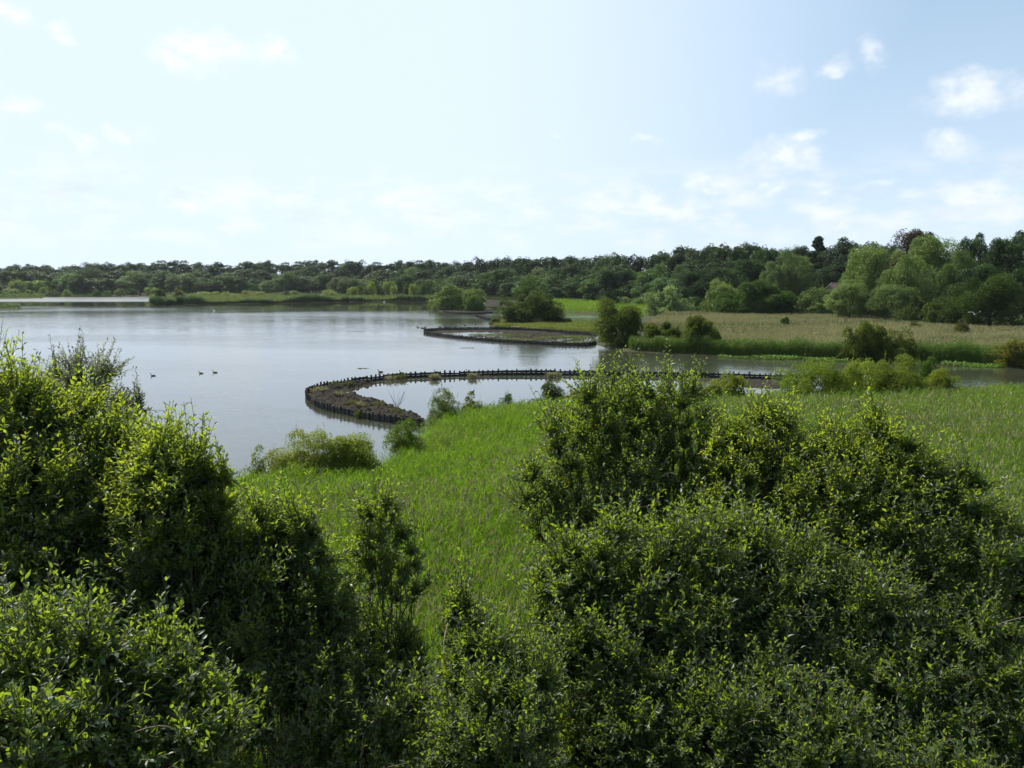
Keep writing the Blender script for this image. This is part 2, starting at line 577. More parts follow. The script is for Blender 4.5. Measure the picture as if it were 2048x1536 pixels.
def bush(name, label, cat, lobes, root, twigs, leaf=.092, per=14, detail=1, shoots=.12, mat='willow', seed=1, stems=9, limbs=10,
         leafy=.5, stem_r=.035, group=None, ratio=.44, color=None, up=.35, fill=.42, shoot_len=(.15, .6), bare=0, sprigs=()):
    rng = np.random.default_rng(seed)
    Lb = np.array(lobes, float)               # cx cy cz rx ry rz
    wt = (Lb[:, 3] * Lb[:, 4] + Lb[:, 4] * Lb[:, 5] + Lb[:, 3] * Lb[:, 5])
    wt /= wt.sum()
    root = np.array(root, float)
    # --- twig tips through the lobes
    li = rng.choice(len(Lb), twigs, p=wt)
    d = rand_dir(rng, twigs)
    d[:, 2] = np.where(d[:, 2] < -.55, -d[:, 2], d[:, 2])
    rr = np.maximum(rng.random(twigs) ** .45, fill)
    rr *= 1 + .32 * wob(d + li[:, None] * .7, 2.6, seed * .37) + .20 * wob(d * 1.0 + li[:, None], 5.5, 2.0)
    tip = Lb[li, :3] + d * Lb[li, 3:6] * rr[:, None]
    sh = (rng.random(twigs) < shoots) & (d[:, 2] > .15)
    ext = rng.uniform(*shoot_len, twigs) * sh
    tip[:, 2] += ext
    tip[:, :2] += rng.normal(size=(twigs, 2)) * .12 * ext[:, None]
    if len(sprigs):                            # a few long leafy shoots that stand clear of the crown
        ex = np.repeat(np.array(sprigs, float), 3, 0)
        ex[1::3] += rng.normal(size=(len(sprigs), 3)) * .10 + np.array([0, 0, -.22])
        ex[2::3] += rng.normal(size=(len(sprigs), 3)) * .12 + np.array([0, 0, -.40])
        tip = np.concatenate([tip, ex])
        li = np.concatenate([li, np.repeat(np.argmin(((np.array(sprigs)[:, None] - Lb[None, :, :3]) ** 2).sum(-1), 1), 3)])
        sh = np.concatenate([sh, np.ones(len(ex), bool)])
        twigs = len(tip)
    # --- stems and limbs
    nl = max(3, limbs)
    ends, ctr, st = [], [], []
    for j in range(len(Lb)):
        dd = rand_dir(rng, nl)
        dd[:, 2] = np.abs(dd[:, 2]) * .9 - .1
        e = Lb[j, :3] + dd * Lb[j, 3:6] * rng.uniform(.35, .8, (nl, 1))
        ends.append(e)
    E = np.concatenate(ends)
    ns = max(2, stems)
    sb = root + np.c_[rng.normal(size=(ns, 2)) * stem_r * 4.5, np.full(ns, -.15)]
    si = rng.integers(0, ns, len(E))
    S0 = sb[si]
    C0 = S0 * .45 + E * .55
    C0[:, 2] = S0[:, 2] * .35 + E[:, 2] * .65
    C0[:, :2] = S0[:, :2] * .62 + E[:, :2] * .38 + rng.normal(size=(len(E), 2)) * .12
    K = 12
    LP = bezier(S0, C0, E, K)
    LP += rng.normal(size=LP.shape) * np.linspace(0, 1, K)[None, :, None] * .02 * np.linalg.norm(E - S0, axis=1)[:, None, None] * .5
    LR = np.linspace(1, .22, K)[None, :] * stem_r * rng.uniform(.6, 1.15, (len(E), 1))
    nodes = LP[:, 4:].reshape(-1, 3)
    att = np.zeros(twigs, int)
    off = np.array([0, 0, up])
    for s in range(0, twigs, 1500):
        q = tip[s:s + 1500] - off * np.linalg.norm(Lb[li[s:s + 1500], 3:6], axis=1)[:, None] * .35
        att[s:s + 1500] = np.argmin(((q[:, None] - nodes[None]) ** 2).sum(-1), 1)
    Bp = nodes[att]
    dv = tip - Bp
    ln = np.linalg.norm(dv, axis=1)
    cp = Bp + dv * .5
    cp[:, 2] += -.10 * ln
    cp += rng.normal(size=cp.shape) * .08 * ln[:, None]
    TP = bezier(Bp, cp, tip, 6)
    TR = np.linspace(1, .3, 6)[None, :] * (stem_r * .13 + .0022 * (leaf / .065))
    TR = np.repeat(TR, twigs, 0)
    # --- leaves along the outer part of each twig
    k = np.arange(per)
    t0 = np.clip(1 - leafy / np.maximum(ln, .05), 0, .75)
    tt = t0[:, None] + (1 - t0)[:, None] * ((k[None] + rng.random((twigs, per))) / per)
    tt = np.clip(tt, 0, 1)
    a, b, c = Bp[:, None], cp[:, None], tip[:, None]
    T3 = tt[..., None]
    pos = a * (1 - T3) ** 2 + 2 * b * T3 * (1 - T3) + c * T3 ** 2
    tan = unit(2 * (1 - T3) * (b - a) + 2 * T3 * (c - b))
    ref = np.array([.3, .2, 1.0])
    n1 = unit(np.cross(tan, ref))
    n2 = np.cross(tan, n1)
    ph = k[None] * 2.4 + rng.random((twigs, 1)) * 6.28 + rng.normal(size=(twigs, per)) * .35
    side = n1 * np.cos(ph)[..., None] + n2 * np.sin(ph)[..., None]
    dr = unit(tan * .75 + side * .8 + np.array([0, 0, .12]) + rng.normal(size=pos.shape) * .22).reshape(-1, 3)
    pos = pos.reshape(-1, 3)
    nn = np.array([0, 0, 1.0]) + rng.normal(size=pos.shape) * .55
    nn = unit(nn - dr * (nn * dr).sum(1, keepdims=True))
    size = leaf * rng.uniform(.6, 1.2, len(pos)) * np.tile(np.linspace(1.1, .75, per), twigs)
    V, tri, quad, rep = leaf_shapes(pos, dr, nn, size, size * ratio * .5 * rng.uniform(.8, 1.15, len(pos)), detail)
    tint = np.clip(rng.normal(.45, .22, len(pos)) + np.repeat(rng.normal(0, .16, twigs), per) + .25 * np.repeat(sh, per), 0, 1)
    rnd = np.concatenate([np.tile(tint, rep[0]), np.tile(tint, rep[1])])
    o = empty(name, root)
    tag(o, label, cat, group)
    f = link('foliage', make_mesh(name + '_foliage', V - root, [tri, quad], M[mat], rnd=rnd), o)
    if color:
        f.color = (*color, 1)
    if bare:
        bi = rng.integers(0, len(nodes), bare)
        bt = nodes[bi] + unit(rand_dir(rng, bare) + np.array([0, -.9, .5])) * rng.uniform(.35, 1.0, (bare, 1))
        bc = (nodes[bi] + bt) / 2 + rng.normal(size=bt.shape) * .12
        Vb, qb = tubes(bezier(nodes[bi], bc, bt, 7), np.linspace(.008, .0025, 7)[None].repeat(bare, 0) * rng.uniform(.6, 1.3, (bare, 1)), 4)
        link('dead_twigs', make_mesh(name + '_dead_twigs', Vb - root, [qb], M['dead_twig'], smooth=True), o)
    V1, q1 = tubes(LP, LR, 5)
    V2, q2 = tubes(TP, TR, 3, len(V1))
    link('branches', make_mesh(name + '_branches', np.concatenate([V1, V2]) - root, [q1, q2], M['twig'], smooth=True), o)
    return o


def lobe(u, v, Y, ru, rv, depth=1.0):
    c = P(u, v, Y)
    s = Y / F
    return [*c, ru * s, ru * s * depth, rv * s]


def root_at(u, Y):
    c = P(u, 900, Y)
    return [c[0], c[1], gz(c[0], c[1]) - .02]


def foreground():
    W = 'willow bush'
    # ---- left mass
    bush('willow_bush', 'tall leafy willow bush at the left edge with sunlit yellow green top above the lake', W,
         [lobe(20, 850, 9.5, 130, 135), lobe(150, 905, 9.8, 140, 135), lobe(60, 1010, 9.0, 190, 150), lobe(-120, 860, 9.6, 130, 150), lobe(250, 960, 10.0, 110, 110), lobe(305, 935, 9.7, 90, 85), lobe(215, 1060, 9.2, 110, 100)],
         root_at(40, 9.3), 6000, per=13, seed=11, shoots=.22, mat='willow_fresh', limbs=14, shoot_len=(.1, .4), sprigs=[P(18, 702, 9.5), P(60, 730, 9.6), P(-20, 712, 9.5), P(110, 760, 9.7), P(235, 820, 10)])
    bush('grey_willow_bush', 'sparse grey leaved bush rising behind the left willow with water showing through', W,
         [lobe(175, 775, 13.5, 95, 75), lobe(235, 840, 13.5, 85, 70), lobe(110, 800, 13.5, 70, 60)],
         root_at(180, 13.3), 900, per=12, seed=12, shoots=.3, mat='willow_grey', leaf=.085, limbs=12, fill=.3, stems=5, shoot_len=(.1, .5))
    bush('willow_bush', 'willow bush with tall upright leafy shoots against the lake beside the left edge mass', W,
         [lobe(345, 960, 9.0, 75, 90), lobe(410, 985, 8.9, 60, 80), lobe(330, 1060, 8.8, 130, 110), lobe(255, 1030, 9.2, 110, 100), lobe(455, 1095, 9.0, 65, 75)],
         root_at(370, 8.8), 3000, per=13, seed=13, shoots=.28, mat='willow_fresh', stems=7, shoot_len=(.1, .5), sprigs=[P(382, 795, 9), P(428, 850, 8.9), P(340, 800, 9), P(325, 830, 9), P(405, 830, 9), P(445, 890, 8.9)])
    bush('willow_bush', 'dark willow bush filling the left middle below the sunlit top', W,
         [lobe(90, 1130, 8.7, 180, 130), lobe(290, 1150, 9.0, 170, 120), lobe(420, 1210, 9.0, 140, 120), lobe(180, 1270, 8.5, 250, 130), lobe(470, 1300, 8.5, 110, 110)],
         root_at(200, 8.5), 4730, per=13, seed=14, shoots=.15, limbs=12, leaf=.095, bare=30)
    bush('willow_bush', 'willow bush in front of the green reeds left of the bare stemmed sapling', W,
         [lobe(540, 1085, 9.6, 95, 90), lobe(615, 1115, 9.4, 65, 90), lobe(530, 1190, 9.2, 140, 110), lobe(640, 1230, 9.2, 100, 120)],
         root_at(560, 9.2), 1900, per=13, seed=15, shoots=.2)
    bush('willow_sapling', 'thin sapling with bare dark stems and sparse leaves in front of the reeds', 'sapling',
         [lobe(770, 1045, 10.2, 70, 75), lobe(735, 1130, 10.2, 75, 90), lobe(810, 1150, 10.2, 60, 90)],
         root_at(770, 10), 560, per=11, seed=16, shoots=.25, stems=5, fill=.3, stem_r=.024, limbs=7, bare=25, leaf=.088)
    bush('willow_bush', 'near willow bush with large pale green leaves at the bottom left corner', W,
         [lobe(90, 1335, 5.3, 190, 140), lobe(290, 1385, 5.6, 160, 120), lobe(60, 1500, 4.7, 200, 120), lobe(330, 1500, 5.2, 170, 90), lobe(420, 1440, 5.7, 80, 90)],
         root_at(180, 5.1), 2300, per=13, detail=2, seed=17, shoots=.35, leaf=.078, limbs=12, bare=20, shoot_len=(.05, .4))
    bush('willow_bush', 'dark tangled willow bush with bare twigs at the bottom centre left', W,
         [lobe(640, 1350, 9.0, 160, 130), lobe(780, 1330, 9.7, 110, 130), lobe(560, 1440, 8.3, 180, 130), lobe(780, 1460, 8.5, 200, 120)],
         root_at(660, 8.6), 2645, per=11, seed=18, shoots=.12, fill=.3, limbs=14, bare=90, leaf=.088)
    bush('grey_willow_bush', 'grey green willow bush at the bottom centre below the open gap of reeds', W,
         [lobe(950, 1345, 8.8, 95, 100), lobe(1030, 1370, 8.6, 120, 100), lobe(920, 1260, 9.2, 45, 90), lobe(980, 1470, 8.0, 180, 110)],
         root_at(980, 8.5), 2400, per=13, seed=19, shoots=.25, limbs=12, bare=40, leaf=.088)
    # ---- right mass
    bush('willow_bush', 'tallest willow bush right of centre with shoots reaching up to the channel water', W,
         [lobe(1225, 828, 13.2, 100, 85), lobe(1345, 822, 13.2, 95, 90), lobe(1150, 895, 13.0, 110, 95), lobe(1285, 925, 13.0, 150, 115), lobe(1420, 930, 12.8, 90, 100), lobe(1095, 1010, 12.8, 90, 110), lobe(1240, 1060, 12.6, 160, 120)],
         root_at(1240, 12.6), 3900, per=12, seed=21, shoots=.26, limbs=16, stem_r=.05, bare=25, shoot_len=(.1, .6), fill=.3, sprigs=[P(1252, 692, 13.2), P(1238, 722, 13.2), P(1370, 722, 13.2), P(1160, 742, 13.1), P(1290, 745, 13.2), P(1325, 760, 13.2), P(1196, 765, 13.2), P(1265, 740, 13.1)], leaf=.092)
    bush('willow_bush', 'willow bush with a yellow green crest just right of the tallest one', W,
         [lobe(1530, 885, 12.2, 85, 90), lobe(1590, 950, 12.0, 110, 100), lobe(1470, 980, 12.0, 100, 110), lobe(1450, 900, 12.3, 60, 70)],
         root_at(1530, 11.8), 2600, per=13, seed=22, shoots=.24, mat='willow_fresh', shoot_len=(.1, .5))
    bush('willow_bush', 'broad willow bush with a sunlit crest in front of the plumed reeds', W,
         [lobe(1730, 915, 11.6, 110, 95), lobe(1650, 980, 11.3, 120, 100), lobe(1800, 990, 11.2, 120, 110), lobe(1730, 1080, 11.0, 170, 120)],
         root_at(1730, 11), 3700, per=13, seed=23, shoots=.24, mat='willow_fresh', shoot_len=(.1, .5), sprigs=[P(1733, 738, 11.6), P(1738, 765, 11.6), P(1530, 800, 11.6), P(1845, 850, 11.4)])
    bush('willow_bush', 'willow bush sloping down to the right edge in front of the reeds', W,
         [lobe(1890, 1000, 11.0, 80, 85), lobe(1960, 1080, 10.8, 90, 90), lobe(1900, 1130, 10.4, 150, 120), lobe(2060, 1180, 10.4, 120, 110)],
         root_at(1930, 10.4), 3000, per=13, seed=24, shoots=.2)
    bush('willow_bush', 'willow bush on the right side of the reed gap in front of the tallest bush', W,
         [lobe(1130, 1180, 10.3, 100, 110), lobe(1270, 1170, 10.3, 150, 130), lobe(1410, 1130, 10.5, 150, 130), lobe(1200, 1320, 9.6, 170, 130), lobe(1390, 1270, 9.6, 110, 110)],
         root_at(1260, 9.8), 4290, per=13, seed=25, shoots=.16, limbs=12, bare=30, leaf=.105)
    bush('willow_bush', 'dark willow bush in the middle of the right hand thicket', W,
         [lobe(1560, 1180, 10.2, 170, 130), lobe(1720, 1230, 9.9, 170, 130), lobe(1600, 1340, 9.4, 220, 130)],
         root_at(1620, 9.7), 4875, per=13, seed=26, shoots=.14, limbs=12, leaf=.09, bare=20)
    bush('willow_bush', 'very dark willow bush in the bottom right corner', W,
         [lobe(1930, 1290, 9.6, 150, 120), lobe(1820, 1390, 9.1, 180, 130), lobe(2010, 1440, 8.8, 160, 130), lobe(1820, 1510, 8.3, 260, 90)],
         root_at(1900, 8.8), 4290, per=13, seed=27, shoots=.14, limbs=12, bare=40)
    bush('willow_bush', 'dark willow bush along the bottom edge right of centre', W,
         [lobe(1300, 1450, 9.0, 190, 130), lobe(1480, 1460, 8.6, 190, 120), lobe(1620, 1500, 8.2, 170, 100), lobe(1160, 1510, 9.3, 130, 90)],
         root_at(1400, 8.5), 4050, per=13, seed=28, shoots=.14, limbs=12, leaf=.09, bare=60)


foreground()


# ------------------------------------------------------------------ shrubs of the shore and the banks
def shrub(u0, u1, vt, vb, label, name='shrub', cat='shrub', mat='shrub_green', color=(1, 1, 1), dens=1.0, leaf=None, seed=1, blobs=4, group=None, Y=None, rise=0.0, shoots=.15, depth=.8, zb=0.0):
    """a shrub seen between columns u0-u1 and rows vt (top) - vb (foot)"""
    base = G((u0 + u1) / 2, vb, zb) if Y is None else P((u0 + u1) / 2, vb, Y)
    Yd = base[1]
    rng = np.random.default_rng(seed)
    s = Yd / F
    w, h = (u1 - u0) * s, (vb - vt) * s + zb
    root = np.array([base[0], base[1] + .3 * w * depth, max(gz(base[0], base[1]), 0.02)])
    base[2] = root[2]
    zr = base[2]
    lob = []
    for i in range(blobs):
        x = base[0] + (((i + .5) / blobs - .5) * .72 + rng.uniform(-.06, .06)) * w
        e = math.sqrt(max(.35, 1 - ((x - base[0]) / (w * .58)) ** 2))
        hh = h * e * rng.uniform(.82, 1.0)
        lob.append([x, root[1] + rng.uniform(-.2, .2) * w * depth, zr + hh * .5, w * rng.uniform(.24, .32) * (1.25 if blobs < 3 else 1), w * .3 * depth, hh * .5])
    lob.append([base[0] + rng.uniform(-.1, .1) * w, root[1], zr + h * .33, w * .4, w * .38 * depth, h * .36])
    lf = leaf or max(.085, 2.6 * s)
    area = w * h
    if Yd > 30:
        return far_shrub(name, label, cat, base, root, w, h, mat, color, dens, seed, group, depth, s, shoots)
    n = int(np.clip(area / (lf * lf) * 2.2 * dens, 100, 4200))
    return bush(name, label, cat, lob, root, n, leaf=lf, per=9, seed=seed, shoots=shoots, mat=mat, stems=7, limbs=7, leafy=max(.5, h * .4), stem_r=max(.012, h * .012),
                ratio=.45, color=color, group=group, fill=.5, shoot_len=(.05 * h, .22 * h))




# ------------------------------------------------------------------ trees
def cards(rng, c, r, per, size, spread=.75, sq=1.0, aspect=.6, lift=0.0):
    """leaf sprays over the surface of round clumps: c (m,3), r (m)"""
    m = len(c)
    d = rand_dir(rng, m * per)
    d[:, 2] = np.where(d[:, 2] < -.5, -d[:, 2], d[:, 2])
    rad = np.repeat(r, per) * (.55 + .55 * rng.random(m * per) ** .6)
    rad = rad * (1 + .25 * wob(d + np.repeat(c, per, 0), 2.7, 1.0))
    pos = np.repeat(c, per, 0) + d * rad[:, None] * np.array([1, 1, sq])
    n = unit(d + rng.normal(size=d.shape) * spread)
    t = unit(np.cross(n, rng.normal(size=d.shape)))
    if lift:
        t = unit(t * (1 - lift) + np.array([0, 0, 1.0]) * lift + d * .3 * lift)
        n = unit(np.cross(t, rng.normal(size=d.shape)))
    b = np.cross(n, t)
    s = size * rng.uniform(.55, 1.35, m * per)[:, None]
    j = lambda: rng.uniform(.65, 1.15, (m * per, 1))
    V = np.stack([pos - t * s * j(), pos + b * s * aspect * j(), pos + t * s * j(), pos - b * s * aspect * j()], 1).reshape(-1, 3)
    q = np.arange(m * per * 4).reshape(-1, 4)
    tint = np.clip(rng.normal(.45, .22, m * per) + np.repeat(rng.normal(0, .2, m), per), 0, 1)
    return V, q, tint


def far_shrub(name, label, cat, base, root, w, h, mat, color, dens, seed, group, depth, s, shoots=.15):
    """a dense shrub seen from far off: sprays of leaves over many small clumps"""
    rng = np.random.default_rng(seed + 500)
    m = int(38 * np.clip(w / h * .8, 1, 2.2))
    d = rand_dir(rng, m)
    d[:, 2] = np.abs(d[:, 2])
    R0 = np.array([w * .44, w * .4 * depth, h * .86])
    c = d * R0 * rng.uniform(.4, 1.0, (m, 1)) ** .7 * (1 + .22 * wob(d, 2.6, seed))[:, None]
    r = rng.uniform(.55, 1.2, m) * min(w, h) * .2
    size = max(.05, (1.7 if base[1] > 100 else 1.5) * s)
    per = int(np.clip(dens * (11 if base[1] > 100 else 8) * (r.mean() / size) ** 2, 50, 1000 if base[1] > 100 else 800))
    lift = .35 if mat == 'willow_tree' else .1
    V, q, t = cards(rng, c, r, per, size, aspect=.45, lift=lift, spread=.6)
    # leafy shoots that break the outline
    ns, kk = int((w / size) * shoots * 5), 9
    j = rng.integers(0, m, ns)
    p0 = c[j] + unit(d[j] + np.array([0, 0, .6])) * r[j][:, None] * .7
    up = unit(np.c_[rng.normal(0, .28, (ns, 2)), np.ones(ns)]) * (h * rng.uniform(.08, .24, ns))[:, None]
    tt = np.linspace(.05, 1, kk)
    pp = (p0[:, None] + up[:, None] * tt[None, :, None]).reshape(-1, 3)
    Vs, qs, ts = cards(rng, pp, np.full(len(pp), size * .8), 2, size * .8, aspect=.4, lift=.4)
    q = np.concatenate([q, qs + len(V)])
    V = np.concatenate([V, Vs])
    t = np.concatenate([t, np.clip(ts + .2, 0, 1)])
    V[:, 2] *= h / np.percentile(V[:, 2], 99.3)
    V[:, 0] *= w * .5 / np.percentile(np.abs(V[:, 0]), 98.5)
    V[:, 2] = np.maximum(V[:, 2], -.1)
    o = tag(empty(name, (base[0], root[1], root[2])), label, cat, group)
    f = link('foliage', make_mesh(name + '_foliage', V, [q], M[mat], rnd=t), o)
    f.color = (*color, 1)
    tips = c[rng.choice(m, min(12, m), replace=False)]
    n = len(tips)
    A = np.c_[rng.normal(0, .04 * w, (n, 2)), np.full(n, -.3)]
    B = A * .55 + tips * .45
    B[:, 2] = tips[:, 2] * .6
    V2, q2 = tubes(bezier(A, B, tips, 6), np.linspace(1, .3, 6)[None].repeat(n, 0) * max(.02, h * .014), 5)
    link('branches', make_mesh(name + '_branches', V2, [q2], M['bark'], smooth=True), o)
    return o


def shore_shrubs():
    pale, gold = (1, 1, 1), (1.15, .95, .7)
    shrub(522, 682, 866, 958, 'dense pale yellow green shrub at the lake edge left of the reeds', mat='shrub_pale', color=(1.3, 1.3, 1.1), seed=31, blobs=3, zb=.9)
    shrub(640, 758, 880, 955, 'browner pale shrub with grass stalks beside the dense yellow green one', mat='shrub_pale', color=(1.25, 1.3, .9), seed=32, blobs=3, zb=.9)
    shrub(478, 545, 895, 960, 'thin see-through shrub at the water between willow and pale shrub', mat='shrub_pale', color=(1.0, 1.1, .9), dens=.6, seed=33, blobs=2, zb=.9)
    shrub(768, 858, 846, 910, 'bright green leafy shrub at the end of the post wall', mat='shrub_green', color=(1.9, 2.2, 1.2), seed=34, blobs=3, leaf=.16, zb=.9)
    shrub(845, 922, 780, 842, 'grey green willow shrub on the near shore of the enclosed pool', mat='willow_tree', color=(1.1, 1.05, .95), dens=.7, seed=35, blobs=3, shoots=.35, zb=.9)
    shrub(912, 964, 795, 834, 'low pale shrub right of the grey willow shrub on the pool shore', mat='shrub_pale', color=(.95, .95, .85), dens=.8, seed=36, blobs=2, zb=.9)
    shrub(996, 1032, 790, 818, 'small tuft of shoots standing in the reeds by the pool', mat='willow_tree', color=(.8, .9, .7), dens=.7, seed=37, blobs=1, zb=.9)
    shrub(1064, 1140, 777, 812, 'dark green shrub left of the tallest willow at the pool edge', mat='shrub_green', color=(.9, 1.0, .8), seed=38, blobs=2, zb=.9)
    shrub(1130, 1200, 776, 812, 'brownish low shrub under the tallest willow at the pool edge', mat='shrub_pale', color=(.9, .7, .5), seed=39, blobs=2, zb=.9)
    shrub(1385, 1450, 772, 812, 'small pale shrub behind the tallest willow on the reed edge', mat='shrub_pale', color=(1.2, 1.2, .8), seed=40, blobs=2, zb=.9)
    shrub(1436, 1508, 757, 806, 'low yellowish shrub at the right end of the enclosed pool', mat='shrub_pale', color=(1.1, 1.15, .8), seed=41, blobs=2, zb=.9)
    shrub(1556, 1712, 735, 806, 'bright green rounded shrub where the post wall meets the right shore', mat='shrub_pale', color=(.9, 1.1, .55), seed=42, blobs=4, zb=.9)
    shrub(1672, 1812, 730, 802, 'large pale olive shrub standing on the right reed edge', mat='shrub_pale', color=(1.1, 1.2, .8), seed=43, blobs=3, zb=.9)
    shrub(1752, 1872, 722, 800, 'pale olive shrub with the higher crown right of the large one', mat='shrub_pale', color=(1.05, 1.15, .7), seed=44, blobs=3, zb=.9)
    shrub(1832, 1898, 721, 790, 'narrow dark green shrub beside the pale olive ones', mat='shrub_green', color=(1.3, 1.7, .9), seed=45, blobs=2, zb=.9)
    shrub(1842, 1932, 748, 796, 'low spreading yellow green shrub at the water on the right', mat='shrub_pale', color=(1.1, 1.15, .6), seed=46, blobs=3, zb=.9)
    shrub(1560, 1640, 768, 812, 'low green shrub in front of the bright rounded one', mat='shrub_pale', color=(.8, .95, .55), seed=47, blobs=2, zb=.9)
    # the far bank of the channel
    shrub(1192, 1300, 607, 697, 'big rounded bush at the corner where the second post wall meets the bank', mat='shrub_green', color=(1.5, 1.5, .8), seed=51, blobs=4, dens=1.8)
    shrub(1290, 1368, 652, 702, 'ragged brownish shrub between two rounder bushes on the channel bank', mat='shrub_green', color=(1.5, 1.45, .8), dens=1.6, seed=52, blobs=3)
    shrub(1362, 1442, 640, 708, 'conical olive bush on the channel bank in front of the dry reeds', mat='shrub_green', color=(1.45, 1.4, .7), dens=1.6, seed=53, blobs=3)
    shrub(1690, 1778, 648, 722, 'taller olive bush of the pair by the water in front of the dry reeds', mat='shrub_green', color=(1.7, 1.6, .85), seed=54, blobs=3)
    shrub(1752, 1832, 662, 724, 'lower bush of the pair by the water with a dark shaded right side', mat='shrub_green', color=(1.6, 1.55, .85), seed=55, blobs=3)
    shrub(2005, 2075, 682, 736, 'dry beige tangled bush on the channel bank at the right edge', mat='shrub_pale', color=(1.0, .88, .75), seed=56, blobs=3)
    shrub(1905, 1940, 662, 700, 'small thin bush standing alone in the dry reeds at the right', mat='shrub_green', color=(1.3, 1.1, .8), dens=.5, seed=57, blobs=1, Y=135)
    shrub(1560, 1582, 632, 658, 'small green sapling in the middle of the dry reeds', mat='shrub_green', color=(1.1, 1.2, .8), dens=.6, seed=58, blobs=1, Y=160)
    shrub(1820, 1845, 652, 676, 'small sapling in the dry reeds behind the pair of bushes', mat='shrub_green', color=(1.2, 1.2, .8), dens=.6, seed=59, blobs=1, Y=150)
    # bushes in front of the wood
    shrub(1450, 1608, 570, 640, 'wide dark green dome shaped bush standing on the dry reed field', mat='shrub_green', color=(.75, 1.15, .42), seed=61, blobs=5, dens=1.9, shoots=.05)
    shrub(1284, 1384, 580, 634, 'silvery grey bush left of the dark dome', mat='willow_tree', color=(1.5, 1.45, 1.7), seed=62, blobs=4)
    shrub(1412, 1490, 572, 636, 'pale grey green bush leaning against the dark dome', mat='willow_tree', color=(1.1, 1.1, .9), seed=63, blobs=3, Y=240)
    shrub(1600, 1712, 582, 640, 'low pale green willow shrubs right of the dark dome', mat='willow_tree', color=(.9, .95, .8), seed=64, blobs=4)
    shrub(1800, 1880, 598, 658, 'dark green shrub at the foot of the tall silver willows', mat='shrub_green', color=(.85, 1.0, .8), seed=65, blobs=3)
    shrub(1866, 1965, 578, 664, 'olive bush in front of the dark trees at the right', mat='shrub_green', color=(.95, 1.15, .6), seed=66, blobs=4)
    shrub(1925, 2075, 556, 668, 'large dark olive bush behind the flying white bird', mat='shrub_green', color=(.7, .95, .5), seed=67, blobs=5, dens=1.2)
    # islands
    shrub(862, 965, 573, 622, 'dome of pale willow leaning over its own post ringed island', name='willow_shrub', cat='willow', mat='willow_tree', color=(1.0, 1.0, .8), seed=71, blobs=4, dens=1.2)
    shrub(926, 968, 592, 624, 'green willow at the right end of the dome shaped island thicket', name='willow_shrub', cat='willow', mat='willow_tree', color=(.7, .85, .6), seed=72, blobs=2)
    shrub(995, 1145, 588, 652, 'wide spreading willow thicket behind the second post wall', name='willow_shrub', cat='willow', mat='shrub_green', color=(.95, 1.05, .75), seed=73, blobs=5, dens=1.1)
    shrub(1025, 1105, 556, 640, 'tall middle of the island willow rising above the thicket', name='willow_shrub', cat='willow', mat='willow_tree', color=(.6, .75, .5), seed=74, blobs=3, dens=1.1)
    # the spit
    shrub(306, 330, 579, 600, 'left one of two round yellow green bushes on the far spit', mat='shrub_green', color=(1.5, 1.3, .8), seed=81, blobs=2, zb=.4)
    shrub(343, 367, 580, 600, 'right one of two round yellow green bushes on the far spit', mat='shrub_green', color=(1.5, 1.3, .8), seed=82, blobs=2, zb=.4)


shore_shrubs()


def trunk_mesh(name, rng, H, top, tips, r0):
    k = 8
    A = np.array([[0, 0, -.3]])
    C = np.array([[rng.normal() * .03 * H, rng.normal() * .03 * H, top]])
    B = (A + C) / 2 + rng.normal(size=(1, 3)) * .02 * H
    V, q = tubes(bezier(A, B, C, k), np.linspace(1, .25, k)[None] * r0, 7)
    n = len(tips)
    s0 = np.c_[np.zeros((n, 2)), rng.uniform(.18, .75, n) * tips[:, 2]]
    s0[:, :2] += (B[0, :2] * .5)[None] * (s0[:, 2:] / H)
    mid = s0 * .4 + tips * .6
    mid[:, 2] = s0[:, 2] * .55 + tips[:, 2] * .45
    V2, q2 = tubes(bezier(s0, mid, tips, 6), np.linspace(1, .3, 6)[None] * np.full((n, 1), r0 * .32), 5, len(V))
    return make_mesh(name, np.concatenate([V, V2]), [q, q2], M['bark'], smooth=True)


